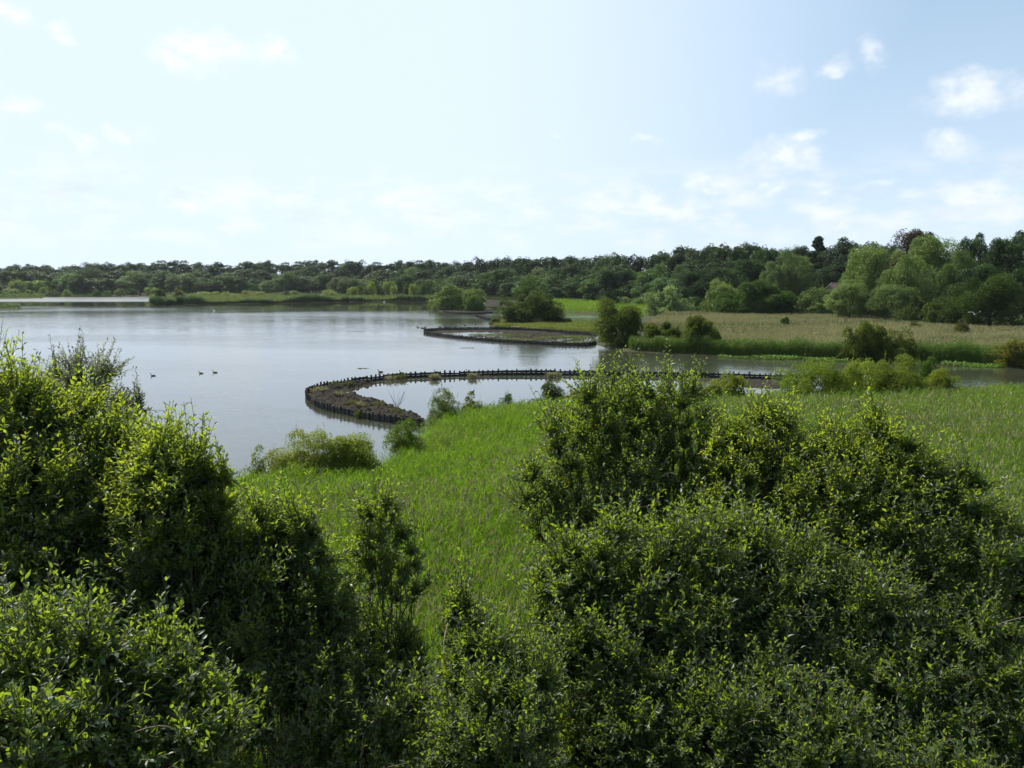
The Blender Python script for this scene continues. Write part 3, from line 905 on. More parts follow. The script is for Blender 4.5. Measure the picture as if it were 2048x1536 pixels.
def proto(kind, seed, fine=1.0):
    """crown and trunk meshes of a tree 18 m tall (shrubby ones lower), foot at the origin"""
    rng = np.random.default_rng(seed)
    H = 18.0
    if kind == 'broad':
        m = 60
        d = rand_dir(rng, m)
        d[:, 2] = np.where(d[:, 2] < -.9, -d[:, 2], d[:, 2])
        R0 = np.array([6.0, 6.0, 8.4])
        sc = rng.uniform(.55, .92, (m, 1))
        c = np.array([0, 0, 9.0]) + d * R0 * sc * (1 + .16 * wob(d, 2.2, seed))[:, None]
        r = rng.uniform(1.3, 2.3, m)
        V, q, t = cards(rng, c, r, int(190 * fine), .32 / math.sqrt(fine), spread=.5)
    elif kind == 'tall':
        m = 44
        z = rng.uniform(.05, .97, m)
        w = 4.3 * np.sqrt(np.clip(1 - ((z - .5) / .53) ** 4, .05, 1))
        th = rng.uniform(0, 6.28, m)
        rr = w * rng.uniform(.35, .9, m)
        c = np.c_[rr * np.cos(th), rr * np.sin(th), z * H * .97]
        r = rng.uniform(1.0, 1.9, m)
        V, q, t = cards(rng, c, r, int(150 * fine), .33 / math.sqrt(fine))
    elif kind == 'pine':
        m = 36
        z = rng.uniform(.3, .97, m)
        w = 4.4 * np.clip(1.2 - z, .18, .7) / .7
        th = rng.uniform(0, 6.28, m)
        rr = w * rng.uniform(.2, 1.0, m)
        c = np.c_[rr * np.cos(th), rr * np.sin(th), z * H]
        r = rng.uniform(.9, 1.9, m)
        V, q, t = cards(rng, c, r, int(190 * fine), .30 / math.sqrt(fine), sq=.7)
    elif kind == 'conifer':
        m = 300
        z = np.sort(rng.uniform(.06, 1.0, m))
        w = 3.6 * (1 - z) ** .75 + .1
        th = rng.uniform(0, 6.28, m)
        rr = w * rng.uniform(.45, 1.0, m)
        c = np.c_[rr * np.cos(th), rr * np.sin(th), z * H - rr * .25]
        r = np.clip(1.2 * (1.15 - z), .35, 1.2) * rng.uniform(.8, 1.3, m)
        V, q, t = cards(rng, c, r, int(60 * fine), .26 / math.sqrt(fine), sq=.9)
    elif kind == 'willow':
        m = 62
        d = rand_dir(rng, m)
        d[:, 2] = np.where(d[:, 2] < -.93, -d[:, 2], d[:, 2])
        R0 = np.array([6.2, 6.2, 8.0])
        c = np.array([0, 0, 9.0]) + d * R0 * rng.uniform(.55, .92, (m, 1)) * (1 + .2 * wob(d, 2.4, seed))[:, None]
        r = rng.uniform(1.2, 2.2, m)
        V, q, t = cards(rng, c, r, int(240 * fine), .36 / math.sqrt(fine), sq=1.15, aspect=.36, lift=.15, spread=.45)
    else:  # low round bush
        m = 30
        d = rand_dir(rng, m)
        d[:, 2] = np.abs(d[:, 2])
        H = 8.0
        c = np.array([0, 0, 1.2]) + d * np.array([4.8, 4.8, 5.4]) * rng.uniform(.4, .88, (m, 1))
        r = rng.uniform(1.1, 1.8, m)
        V, q, t = cards(rng, c, r, int(130 * fine), .30 / math.sqrt(fine), aspect=.5)
    tips = c[rng.choice(len(c), min(14, len(c)), replace=False)]
    mat = M['willow_tree'] if kind in ('willow', 'low_pale') else M['tree']
    cm = make_mesh(kind + '_crown', V, [q], mat, rnd=t)
    tm = trunk_mesh(kind + '_trunk', rng, H, (.6 if kind == 'low' else .86) * H, tips, {'low': .16, 'pine': .28, 'conifer': .24}.get(kind, .34))
    zmax = float(np.percentile(V[:, 2], 99.7))
    return cm, tm, zmax


PROTO = {}
for kd, n in (('broad', 4), ('tall', 3), ('pine', 3), ('willow', 2), ('low', 3), ('low_pale', 2)):
    PROTO[kd] = [proto(kd, 100 + 7 * i + len(kd), .8) for i in range(n)]
FINE = {k: [proto(k, 300 + 11 * i + len(k), 2.6) for i in range(n)] for k, n in (('broad', 3), ('tall', 2), ('willow', 3), ('conifer', 1), ('pine', 1))}
trng = np.random.default_rng(5)
NAMES = {'broad': 'broadleaf_tree', 'tall': 'broadleaf_tree', 'pine': 'pine_tree', 'conifer': 'conifer_tree', 'willow': 'willow_tree', 'low': 'round_bush', 'low_pale': 'pale_bush'}


def tree(kind, u, vt, Y, label, width=None, color=(1, 1, 1), group=None, fine=False, cat=None, pick=None):
    """top of the crown at column u, row vt; width in photo pixels"""
    lib = (FINE if fine else PROTO)[kind]
    cm, tm, zm = lib[(pick if pick is not None else trng.integers(0, 99)) % len(lib)]
    top = P(u, vt, Y)
    z0 = max(gz(top[0], top[1]), .05)
    sz = (top[2] - z0) / zm
    half = {'broad': 7.0, 'tall': 5.2, 'pine': 5.6, 'willow': 7.6, 'conifer': 4.6, 'low': 6.0, 'low_pale': 6.0}[kind]
    sx = sz * trng.uniform(.85, 1.15) if width is None else (width * Y / F / 2) / half
    o = empty(NAMES[kind], (top[0], top[1], z0))
    o.rotation_euler = (0, 0, trng.uniform(0, 6.28))
    o.scale = (sx, sx * trng.uniform(.9, 1.1), sz)
    tag(o, label, cat or ('bush' if kind.startswith('low') else 'tree'), group)
    c = link('crown', cm, o)
    c.color = (*color, 1)
    link('trunk', tm, o)
    return o


def skyline(u):
    xs = [-120, 0, 40, 60, 100, 150, 205, 245, 285, 300, 350, 390, 420, 450, 480, 525, 580, 640, 690, 740, 795, 850, 900, 960, 1000, 1050, 1100, 1150, 1200, 1250, 1300, 1350, 1400, 1450, 1500, 1540, 1580, 1620, 1700, 2200]
    ys = [532, 530, 526, 523, 530, 528, 524, 530, 519, 526, 519, 522, 530, 524, 526, 521, 527, 520, 523, 525, 520, 524, 522, 518, 515, 513, 517, 512, 508, 506, 508, 500, 492, 490, 488, 492, 497, 494, 490, 486]
    return float(np.interp(u, xs, ys))


def jc(base, s=.14):
    k = trng.normal(1, s)
    return tuple(max(.2, b * k * trng.normal(1, s * .4)) for b in base)


def woods():
    dark, mid, blue, pale = (.85, .9, .85), (1.25, 1.3, .95), (.95, 1.02, .9), (.72, .8, .7)
    # shoreline rows -> depth of the wood front along the picture
    fy = lambda u: float(np.interp(u, [-200, 80, 300, 620, 900, 1050, 1200, 1350, 1500, 1650], [470, 540, 545, 540, 480, 420, 350, 300, 280, 270]))
    secs = [(-200, 300, 'far left wood beyond the bright water'), (300, 640, 'far wood behind two round spit bushes'),
            (640, 870, 'far wood behind the pale spit thicket'), (870, 1110, 'wood behind the island willows'),
            (1110, 1320, 'wood behind the bright green reed strip'), (1320, 1560, 'wood behind the silvery bush and dome')]

    def sec(u):
        for a, b, s in secs:
            if a <= u < b:
                return s
        return secs[-1][2]
    u = -70.0
    while u < 1600:                     # skyline trees
        Y = fy(u) * trng.uniform(1.13, 1.26)
        kind = 'pine' if trng.random() < (.35 if 230 < u < 950 else .06) else ('broad' if u > 850 or trng.random() < .7 else 'tall')
        nm = 'flat topped pine' if kind == 'pine' else 'dark tree'
        tree(kind, u, skyline(u) + trng.uniform(-3, 7), Y, f'{nm} on the skyline, {sec(u)}', width=trng.uniform(48, 70) * (1 if kind != 'tall' else .75) * float(np.interp(u, [850, 1150, 1500], [1, 1.2, 1.35])),
             color=jc(dark), group=f'{nm}s on the skyline, {sec(u)}')
        u += trng.uniform(16, 25)
    u = -60.0
    while u < 1600:                     # second row, lower
        Y = fy(u) * trng.uniform(1.04, 1.12)
        kind = trng.choice(['broad', 'broad', 'tall', 'willow'])
        nm = 'pale willow' if kind == 'willow' else 'green tree'
        tree(kind, u, skyline(u) + trng.uniform(10, 32) * fy(u) ** -1 * 500, Y, f'{nm} at middle height, {sec(u)}', width=trng.uniform(52, 80),
             color=jc(blue if kind != 'willow' else pale), group=f'{nm}s at middle height, {sec(u)}')
        u += trng.uniform(20, 32)
    u = -60.0
    while u < 1560:                     # front row at the shore
        Y = fy(u) * trng.uniform(.99, 1.03)
        kind = trng.choice(['broad', 'tall', 'willow', 'low', 'low_pale'], p=[.3, .15, .2, .2, .15])
        if u > 900:
            kind = trng.choice(['broad', 'tall', 'broad', 'willow'], p=[.5, .1, .3, .1])
        nm = {'willow': 'pale willow', 'low': 'rounded bush', 'low_pale': 'pale rounded bush'}.get(kind, 'green tree')
        hv = 10 + trng.uniform(7, 13) if kind.startswith('low') else trng.uniform(24, 44)
        vt = HV + 14 - hv * 500 / fy(u) * .9 if kind.startswith('low') else skyline(u) + trng.uniform(22, 44) * 420 / fy(u) ** 1.0
        tree(kind, u, vt, Y, f'{nm} at the front, {sec(u)}', width=trng.uniform(48, 76) * (1.0 if u < 900 else 1.25),
             color=jc(mid if kind != 'willow' else pale), group=f'{nm}s at the front, {sec(u)}')
        u += trng.uniform(20, 31)
    # bushes at the foot of the wood
    for u0, u1, n, vt0, vt1, y0, what in ((-40, 310, 13, 574, 583, .985, 'at the water foot of the far left wood'), (380, 700, 16, 577, 588, .93, 'scattered on the reed spit'), (700, 850, 9, 560, 574, .93, 'in the long thicket at the right end of the spit')):
        for i in range(n):
            u = u0 + (i + trng.uniform(.2, .8)) * (u1 - u0) / n
            kind = trng.choice(['low', 'low_pale'])
            nm = 'pale bush' if kind == 'low_pale' else 'green bush'
            colr = jc((1.7, 1.55, .9)) if 'spit' in what else jc(mid)
            tree(kind, u, trng.uniform(vt0, vt1), fy(u) * y0 * trng.uniform(.96, 1.0), f'{nm} {what}', width=trng.uniform(22, 44), color=colr, group=f'{nm}es {what}')
    for i in range(26):
        u = 1010 + (i + trng.uniform(.2, .8)) * (2090 - 1010) / 26
        if 1425 < u < 1620 or 1850 < u < 2070:      # the named bushes stand here
            continue
        vb = float(np.interp(u, [1000, 1130, 1290, 1450, 1600, 1800, 1900, 2060], [600, 604, 622, 636, 639, 648, 656, 668]))
        Yb = 9.9 * F / (vb - HV) * trng.uniform(1.04, 1.1)
        kind = trng.choice(['low', 'low_pale'], p=[.6, .4])
        nm = 'pale bush' if kind == 'low_pale' else 'dark bush'
        tree(kind, u, vb - trng.uniform(30, 52) * 230 / Yb, Yb, f'{nm} in the ragged row along the foot of the right hand wood', width=trng.uniform(60, 95) * 230 / Yb,
             color=jc((.95, 1.0, .8) if kind == 'low_pale' else (1.0, 1.1, .8)), group=f'{nm}es along the foot of the right hand wood')
    # trees one can tell apart at the right
    sil = (1.12, 1.15, .9)
    for a in [('willow', 1590, 503, 252, 'tall silver green willow behind the dark dome bush', 105, (.85, .92, .75)),
              ('willow', 1548, 524, 246, 'lower silver green willow on the left of the tall one behind the dome', 70, (.85, .9, .75)),
              ('conifer', 1637, 474, 290, 'dark pointed conifer rising above the wood', 118, (.7, .8, .8)),
              ('broad', 1690, 478, 285, 'dark round tree right of the pointed conifer', 110, (.75, .85, .75)),
              ('broad', 1600, 494, 300, 'dark tree left of the pointed conifer', 80, (.8, .9, .8)),
              ('broad', 1742, 486, 270, 'dark tree between the round tree and the silver willows', 80, (.75, .85, .75)),
              ('broad', 1785, 489, 262, 'small dark treetop left of the copper beech', 60, (.75, .85, .75)),
              ('broad', 1840, 462, 240, 'copper beech with a dark purple crown behind the silver willows', 125, (1.3, .45, .65)),
              ('willow', 1742, 492, 196, 'left one of the tall silver willows at the right', 130, sil),
              ('willow', 1812, 505, 186, 'middle silver willow with the broad rounded crown', 120, sil),
              ('willow', 1860, 474, 204, 'highest silver willow in front of the copper beech', 130, sil),
              ('willow', 1700, 560, 188, 'low silver willow at the left foot of the tall silver willows', 100, sil),
              ('willow', 1790, 570, 180, 'low silver willow below the broad rounded crown', 110, (.8, .88, .7)),
              ('willow', 1915, 492, 196, 'narrow silver willow between the highest one and the dark trees', 80, (.85, .95, .75)),
              ('broad', 1955, 470, 205, 'dark green tree with feathery top near the right edge', 95, (.95, 1.1, .8)),
              ('broad', 2005, 478, 200, 'dark green tree second from the right edge', 110, (.8, .95, .7)),
              ('broad', 2062, 458, 206, 'tall dark tree cut by the right edge', 130, (.75, .9, .65)),
              ('broad', 1960, 530, 190, 'lower dark tree under the feathery topped one', 110, (.9, 1.05, .75)),
              ('broad', 2040, 540, 188, 'lower dark tree at the right edge', 110, (.75, .9, .65)),
              ('broad', 2140, 470, 200, 'dark tree just beyond the right edge', 130, (.8, .9, .7)),
              ('tall', 1500, 520, 268, 'dark tree behind the left side of the dome bush', 90, (.9, 1.0, .9)),
              ('broad', 1440, 535, 262, 'dark tree behind the pale bush leaning on the dome', 100, (.85, 1.0, .9)),
              ('broad', 1385, 545, 262, 'dark tree behind the silvery bush', 90, (.8, .95, .85)),
              ('tall', 1215, 540, 300, 'dark rounded tree standing forward behind the green reed strip', 62, (.8, .95, .85)),
              ('broad', 1680, 520, 262, 'dark shadowed tree behind the brown roof', 100, (.7, .8, .7))]:
        kind, u, vt, Y, lb, wd, c = a
        tree(kind, u, vt, Y, lb, width=wd, color=c, fine=True)


woods()


# ------------------------------------------------------------------ reeds and grass
def blades(rng, base, h, lean, width, nleaf, leaf_len, two=True, spread=.5):
    """thin stalks with arching leaves; returns verts, quads, leaf tint"""
    n = len(base)
    Vs, Qs, Ts = [], [], []
    k = 0
    tip = base + np.c_[lean[:, 0] * h, lean[:, 1] * h, h]
    az = rng.uniform(0, 6.28, n)
    sd = np.c_[np.cos(az), np.sin(az), 0 * az] * (width * .28)[:, None]
    V = np.stack([base - sd, base + sd, tip + sd * .4, tip - sd * .4], 1).reshape(-1, 3)
    Vs.append(V)
    Qs.append(np.arange(4 * n).reshape(-1, 4))
    Ts.append(np.clip(rng.normal(.4, .2, n), 0, 1))
    k += 4 * n
    tone = rng.normal(0, .16, n) + .22 * wob(base, .35, 3.0) + .2 * wob(base, .11, 6.0)
    for j in range(nleaf):
        f = rng.uniform(.35, .98, n)[:, None]
        b = base + (tip - base) * f
        a = rng.uniform(0, 6.28, n)
        out = np.c_[np.cos(a) * spread + lean[:, 0] * 1.2, np.sin(a) * spread + lean[:, 1] * 1.2, rng.uniform(.5, 1.1, n)]
        out = unit(out)
        L = (leaf_len * rng.uniform(.6, 1.15, n))[:, None]
        s = unit(np.cross(out, rng.normal(size=out.shape))) * width[:, None] * .5
        m = b + out * L * .55
        e = b + out * L * .9 + np.c_[np.cos(a), np.sin(a), -.55 * np.ones(n)] * L * .22
        t = np.clip(rng.normal(.45, .2, n) + tone, 0, 1)
        if two:
            V = np.stack([b - s * .5, b + s * .5, m + s, m - s, e], 1).reshape(-1, 3)
            i = np.arange(n)[:, None] * 5 + k
            Qs.append(i + [0, 1, 2, 3])
            Qs.append(np.concatenate([i + [3, 2, 4, 4]], 0))
            Ts += [t, t]
            k += 5 * n
        else:
            V = np.stack([b, m + s, e, m - s], 1).reshape(-1, 3)
            Qs.append(np.arange(4 * n).reshape(-1, 4) + k)
            Ts.append(t)
            k += 4 * n
        Vs.append(V)
    return np.concatenate(Vs), Qs, Ts, tip, k


def fix_quads(Q):
    """split arrays of quads whose last two corners coincide into triangles"""
    q = np.concatenate(Q)
    deg = q[:, 2] == q[:, 3]
    return q, deg


def plumes(rng, tip, lean, L, W, k):
    n = len(tip)
    d = unit(np.c_[lean * 1.2 + rng.normal(size=(n, 2)) * .12, np.ones(n)])
    V, Q = [], []
    for j in range(2):
        s = unit(np.cross(d, rng.normal(size=d.shape))) * W[:, None]
        V.append(np.stack([tip, tip + d * (L * .4)[:, None] + s, tip + d * L[:, None] + s * .2, tip + d * (L * .4)[:, None] - s], 1).reshape(-1, 3))
        Q.append(np.arange(4 * n).reshape(-1, 4) + k)
        k += 4 * n
    return np.concatenate(V), np.concatenate(Q), rng.random(2 * n)


def reed_object(name, label, pts, h, rng, mats, width, nleaf, leaf_len, two, plume_p, wind=(.10, .02), spread=.5, plume_L=.24, plume_W=.035, color=None, dead=.12):
    n = len(pts)
    z = np.maximum(land_h(pts[:, 0], pts[:, 1]), -.3)
    base = np.c_[pts, z]
    lean = np.array(wind)[None] + rng.normal(size=(n, 2)) * .09 + .05 * np.stack([wob(base, .25, 1), wob(base, .3, 5)], -1)
    V, Q, T, tip, k = blades(rng, base, h, lean, width, nleaf, leaf_len, two, spread)
    q = np.concatenate(Q)
    t = np.concatenate(T)
    mi = np.zeros(len(q), np.int32)
    straw = rng.random(n) < dead * (1 + 1.5 * wob(base, .3, 11.0))
    mi[straw[np.arange(len(q)) % n]] = 2
    sel = rng.random(n) < plume_p
    if sel.any():
        V2, q2, t2 = plumes(rng, tip[sel], lean[sel], plume_L * rng.uniform(.7, 1.2, sel.sum()), plume_W * rng.uniform(.7, 1.2, sel.sum()), k)
        V = np.concatenate([V, V2])
        q = np.concatenate([q, q2])
        t = np.concatenate([t, t2])
        mi = np.concatenate([mi, np.ones(len(q2), np.int32)])
    deg = q[:, 2] == q[:, 3]
    faces = [q[~deg], q[deg][:, :3]]
    me = make_mesh(name, V, faces, list(mats) + [M['dry']], midx=np.concatenate([mi[~deg], mi[deg]]), rnd=np.concatenate([t[~deg], t[deg]]))
    o = link(name, me)
    if color:
        o.color = (*color, 1)
    return tag(o, label, kind='stuff')


def meadow():
    rng = np.random.default_rng(77)
    n = 265000
    D = rng.uniform(13.5, 80, n)
    A = np.radians(rng.uniform(-27, 52, n))
    x, y = D * np.sin(A), D * np.cos(A)
    s = sdf(L_NEAR, x, y)
    ok = (s > .15) | ((s > -1.3) & (rng.random(n) < .16))
    x, y, D, s = x[ok], y[ok], D[ok], s[ok]
    p3 = np.stack([x, y, 0 * x], -1)
    h = 1.38 + .22 * wob(p3, .22, 2.0) + .12 * wob(p3, .9, 4.0)
    h *= rng.uniform(.65, 1.15, len(x)) * np.clip(.72 + s * .06 + .35 * np.clip(wob(p3, 1.4, 8.0), 0, 1) * np.clip(2.5 - s, 0, 1), .7, 1.3)
    # plumes come in drifts; a broad drift to the right and one down the middle
    pp = np.clip(.15 + .22 * wob(p3, .16, 7.0) + .12 * wob(p3, .5, 3.0) + .30 * np.exp(-((x - 26) / 12) ** 2 - ((y - 45) / 14) ** 2) + .10 * np.exp(-((x - 0) / 4) ** 2 - ((y - 33) / 12) ** 2), .02, .6) * np.clip(s / 5, 0, 1)
    near = D < 36
    w = np.clip(.013 + .00022 * D, .015, .03)
    for msk, two, nl, nm in ((near, True, 5, 'near'), (~near, False, 5, 'far')):
        pts = np.c_[x, y][msk]
        reed_object('reed_bed', 'fresh green reeds with pale plumes filling the near meadow' if two else 'green reeds of the near meadow running back to the pool and channel', pts, h[msk], rng, [M['reed'], M['plume']], w[msk], nl, .58, two, pp[msk], spread=.33)


meadow()


def scatter(rng, pl, n, ymax=None):
    pl = np.asarray(pl)
    lo, hi = pl.min(0), pl.max(0)
    out = []
    tot = 0
    while tot < n:
        q = rng.uniform(lo, hi, (n * 2, 2))
        q = q[inside(pl, q[:, 0], q[:, 1])]
        out.append(q)
        tot += len(q)
    return np.concatenate(out)[:n]


def far_reeds():
    rng = np.random.default_rng(78)
    # dry beige reed field beyond the channel
    fld = np.vstack([poly([(1285, 664), (1330, 690), (1450, 700), (1600, 704), (1750, 708), (1900, 712), (2048, 716), (2300, 722)]), poly([(2300, 668), (2048, 664), (1900, 654), (1800, 648), (1600, 638), (1450, 636), (1330, 634)])])
    pts = scatter(rng, fld, 60000)
    p3 = np.c_[pts, 0 * pts[:, 0]]
    h = (1.35 + .2 * wob(p3, .12, 1) + .12 * wob(p3, .6, 2)) * rng.uniform(.8, 1.1, len(pts))
    reed_object('dry_reed_bed', 'wide field of dry beige reeds beyond the channel', pts, h, rng, [M['dry'], M['plume']], np.full(len(pts), .06), 3, .6, False, np.clip(.16 + .2 * wob(p3, .2, 6), .03, .5), spread=.3, plume_L=.32, plume_W=.045)
    # green reeds mixed into the field
    g = pts[(wob(p3 * np.array([.5, 1.4, 1]), .11, 9) + .5 * wob(p3, .4, 2) + .9 * np.clip(1 - (pts[:, 1] - np.interp(pts[:, 0], bank[:, 0], bank[:, 1])) / 16, 0, 1) > .12) & (rng.random(len(pts)) < .6)] + .2
    reed_object('green_reed_patch', 'green reeds mixed through the dry field', g, np.full(len(g), 1.45) * rng.uniform(.8, 1.1, len(g)), rng, [M['reed_dark'], M['plume']], np.full(len(g), .06), 3, .6, False, np.full(len(g), .05), spread=.3)
    # green fringe standing along the channel
    a = bank[2:]
    t = rng.random(26000)
    seg = np.concatenate([[0], np.cumsum(np.linalg.norm(np.diff(a, axis=0), axis=1))])
    s = t * min(seg[-1], 118)
    x = np.interp(s, seg, a[:, 0])
    y = np.interp(s, seg, a[:, 1])
    back = np.abs(rng.normal(0, 1, len(t))) * 3.0
    y = y + back + .3
    p3 = np.stack([x, y, 0 * x], -1)
    h = (1.75 + .35 * wob(p3, .35, 4) + .35 * wob(p3, .9, 1) + .35 * wob(p3, 2.6, 6)) * rng.uniform(.5, 1.15, len(t)) * np.clip(1.0 - back * .05, .6, 1)
    reed_object('reed_fringe', 'dark green reeds standing along the far edge of the channel', np.c_[x, y], h, rng, [M['reed_dark'], M['plume']], np.full(len(t), .045), 4, .7, False, np.full(len(t), .02), spread=.35, color=(1.7, 1.85, 1.0))
    # spit
    pts = scatter(rng, L_SPIT, 26000)
    p3 = np.c_[pts, 0 * pts[:, 0]]
    h = (1.7 + .7 * wob(p3, .05, 3) + .3 * wob(p3, .2, 5)) * rng.uniform(.75, 1.1, len(pts))
    reed_object('spit_reeds', 'green and yellowish reeds covering the long far spit', pts, np.clip(h, .8, 3), rng, [M['reed_dark'], M['dry']], np.full(len(pts), .14), 3, 1.0, False, np.full(len(pts), .12), spread=.35, color=(2.0, 1.75, 1.1), plume_L=.5, plume_W=.15)
    a = np.array(L_SPIT[:8])
    seg = np.concatenate([[0], np.cumsum(np.linalg.norm(np.diff(a, axis=0), axis=1))])
    s = rng.random(16000) * seg[-1]
    big = np.clip(.6 + .5 * np.sin(s * .09) + .4 * np.sin(s * .23 + 1) + .15 * np.sin(s * .61), .2, 1.25)
    x, y = np.interp(s, seg, a[:, 0]), np.interp(s, seg, a[:, 1]) + np.abs(rng.normal(0, 3.0, len(s)))
    reed_object('spit_fringe', 'dark clumps of tall reeds along the water edge of the spit', np.c_[x, y], rng.uniform(1.6, 2.7, len(s)) * big, rng, [M['reed_dark'], M['dry']], np.full(len(s), .12), 3, 1.0, False, np.zeros(len(s)), spread=.3, color=(.75, .95, .7))
    pts = scatter(rng, L_STRIP, 16000)
    reed_object('reed_strip', 'bright green reeds on the strip between the island willows and the wood', pts, rng.uniform(1.2, 1.9, len(pts)), rng, [M['reed'], M['dry']], np.full(len(pts), .10), 3, .9, False, np.zeros(len(pts)), spread=.35)
    pts = scatter(rng, L_ISLET, 5000)
    reed_object('islet_rushes', 'dark rushes on the low islet at the left edge', pts, rng.uniform(.3, .95, len(pts)), rng, [M['reed_dark'], M['dry']], np.full(len(pts), .12), 3, .7, False, np.zeros(len(pts)), color=(1.0, 1.1, 1.0))
    shore = poly([(-200, 598.5), (84, 597.5), (90, 594.5), (220, 594), (220, 592), (90, 592), (-200, 592)])
    pts = scatter(rng, shore, 7000)
    reed_object('shore_reeds', 'reeds at the water under the far left wood', pts, rng.uniform(1.2, 2.6, len(pts)), rng, [M['reed_dark'], M['dry']], np.full(len(pts), .16), 3, 1.0, False, np.zeros(len(pts)), color=(1.6, 1.6, 1.2))
    # low weeds on the flats inside the second wall
    fl = poly([(1190, 685), (1150, 689), (1060, 685.5), (1000, 681), (930, 675), (905, 671), (960, 667), (1050, 668), (1188, 675)])
    pts = scatter(rng, fl, 9000)
    p3 = np.c_[pts, 0 * pts[:, 0]]
    pts = pts[(wob(p3 * np.array([.5, 1.3, 1]), .5, 4) + .5 * wob(p3, 1.5, 2) + .012 * (pts[:, 0] - 5) > .22)]
    reed_object('mud_weeds', 'low yellow green weeds on the mud flats of the second post wall', pts, rng.uniform(.15, .55, len(pts)), rng, [M['reed_dark'], M['dry']], np.full(len(pts), .06), 4, .35, False, np.zeros(len(pts)), color=(2.2, 1.7, .8), spread=.8)
    # yellow green marsh plants on the island behind the second post wall
    isl = poly([(985, 655), (1060, 660), (1110, 664), (1195, 668), (1196, 650), (1130, 646), (1000, 644)])
    pts = scatter(rng, isl, 16000)
    p3 = np.c_[pts, 0 * pts[:, 0]]
    reed_object('marsh_plants', 'yellow green marsh plants on the island behind the second post wall', pts, (1.0 + .4 * wob(p3, .3, 2)) * rng.uniform(.7, 1.2, len(pts)), rng, [M['reed_dark'], M['dry']], np.full(len(pts), .07), 4, .55, False, np.full(len(pts), .12), color=(3.0, 2.2, .8), plume_L=.2, plume_W=.08)


far_reeds()


# ------------------------------------------------------------------ mud banks, islands
def mud(name, label, pl, top, res, seed, rough=.14, slope=.45):
    pl = np.asarray(pl)
    lo, hi = pl.min(0) - 1, pl.max(0) + 1
    xs, ys = np.arange(lo[0], hi[0], res), np.arange(lo[1], hi[1], res)
    X, Y = np.meshgrid(xs, ys)
    s = sdf(pl, X, Y)
    p3 = np.stack([X, Y, 0 * X], -1)
    z = np.minimum(s * slope, top) + rough * (wob(p3, 1.1, seed) * .6 + wob(p3, 2.9, seed + 3) * .6 + wob(p3, 6.5, seed + 5) * .6 + .35 * np.random.default_rng(int(seed)).normal(size=X.shape)) - .03
    z = np.where(s < -.4, -.6, z)
    I = np.arange(X.size).reshape(X.shape)
    q = np.stack([I[:-1, :-1], I[:-1, 1:], I[1:, 1:], I[1:, :-1]], -1).reshape(-1, 4)
    keep = (s.ravel()[q] > -.9).any(1)
    used, inv = np.unique(q[keep], return_inverse=True)
    V = np.stack([X, Y, z], -1).reshape(-1, 3)[used]
    return tag(link(name, make_mesh(name, V, [inv.reshape(-1, 4)], M['mud'], smooth=True)), label, kind='structure')


ring1_near = [(850, 853), (836, 852), (805, 848), (776, 845), (746, 841), (716, 835), (688, 829), (660, 823), (636, 815), (622, 806), (614, 797)]
ring1_far = [(612.5, 790), (616, 785), (629, 781), (658, 774.5), (701, 767), (743, 761.5), (783, 757.5), (815, 755), (880, 753), (944, 751), (1000, 749.5), (1100, 749.5), (1200, 750.5), (1300, 752.5), (1434, 755), (1561, 758.5), (1580, 759)]
mud('mud_bank', 'bare lumpy brown mud inside the near end of the post wall',
    poly([(846, 851), (805, 846), (746, 838), (688, 826), (636, 812), (618, 800), (617, 790), (632, 781.5), (660, 775.5), (702, 768), (748, 763.5), (745, 767), (712, 775), (666, 779.5), (664, 783), (703, 790), (758, 801), (774, 811), (806, 821), (834, 831), (850, 842)]), .26, .13, 1.0, .2)
mud('mud_flat', 'wet mud along the foot of the far post wall in the pool', poly([(860, 755.5), (884, 755), (890, 759), (870, 760.5), (855, 759)]), .12, .25, 2.0, .06)
mud('mud_flat', 'strip of mud with dead stalks at the foot of the far post wall', poly([(940, 753), (985, 752.5), (990, 755.5), (960, 757), (940, 756)]), .12, .25, 3.0, .06)
mud('mud_flat', 'brown mud at the right hand end of the enclosed pool', poly([(1380, 757), (1570, 761), (1600, 772), (1540, 778), (1450, 770), (1400, 764)]), .15, .35, 4.0, .08)
ring2_near = [(1192, 688), (1180, 691.5), (1160, 692), (1120, 691), (1060, 688), (1000, 684), (950, 680), (910, 676), (880, 672), (860, 669), (850, 667)]
ring2_far = [(847, 664.5), (852, 662.5), (870, 660.5), (900, 659.5), (950, 659), (1000, 659), (1050, 660.5), (1100, 663), (1150, 667.5), (1192, 671)]
mud('mud_bank', 'dark mud flats with pools inside the second post wall', poly([(1190, 686), (1150, 690), (1060, 686), (1000, 681.5), (930, 676), (900, 672), (960, 672), (1000, 675), (1040, 672), (1000, 668), (1060, 666), (1100, 668), (1188, 673)]), -.07, .25, 5.0, .24, .2)
mud('mud_bank', 'narrow mud edge inside the far side of the second post wall', poly([(856, 666), (880, 662.5), (960, 661), (1000, 661), (1080, 663.5), (1150, 669), (1100, 667), (1000, 664), (940, 664), (890, 665), (875, 669)]), .15, .4, 6.0, .12, .3)
mud('mud_island', 'low island under the willow thicket behind the second post wall', poly([(985, 656), (1060, 660), (1110, 663.5), (1196, 669), (1205, 650), (1150, 645), (1000, 643), (975, 648)]), .3, .6, 7.0, .08)
mud('mud_island', 'small island under the dome shaped willow', poly([(862, 620), (885, 624), (930, 626), (985, 625), (985, 617), (930, 613), (870, 613)]), .3, .7, 8.0, .08)
mud('mud_island', 'low muddy islet right of the dome shaped willow', poly([(952, 634), (985, 639), (1005, 641), (1010, 634), (975, 631)]), .3, .6, 9.0, .08)
mud('mud_island', 'flat pale mud between the island willows', poly([(965, 612), (1015, 614), (1020, 602), (985, 600), (968, 604)]), .25, .8, 10.0, .08)


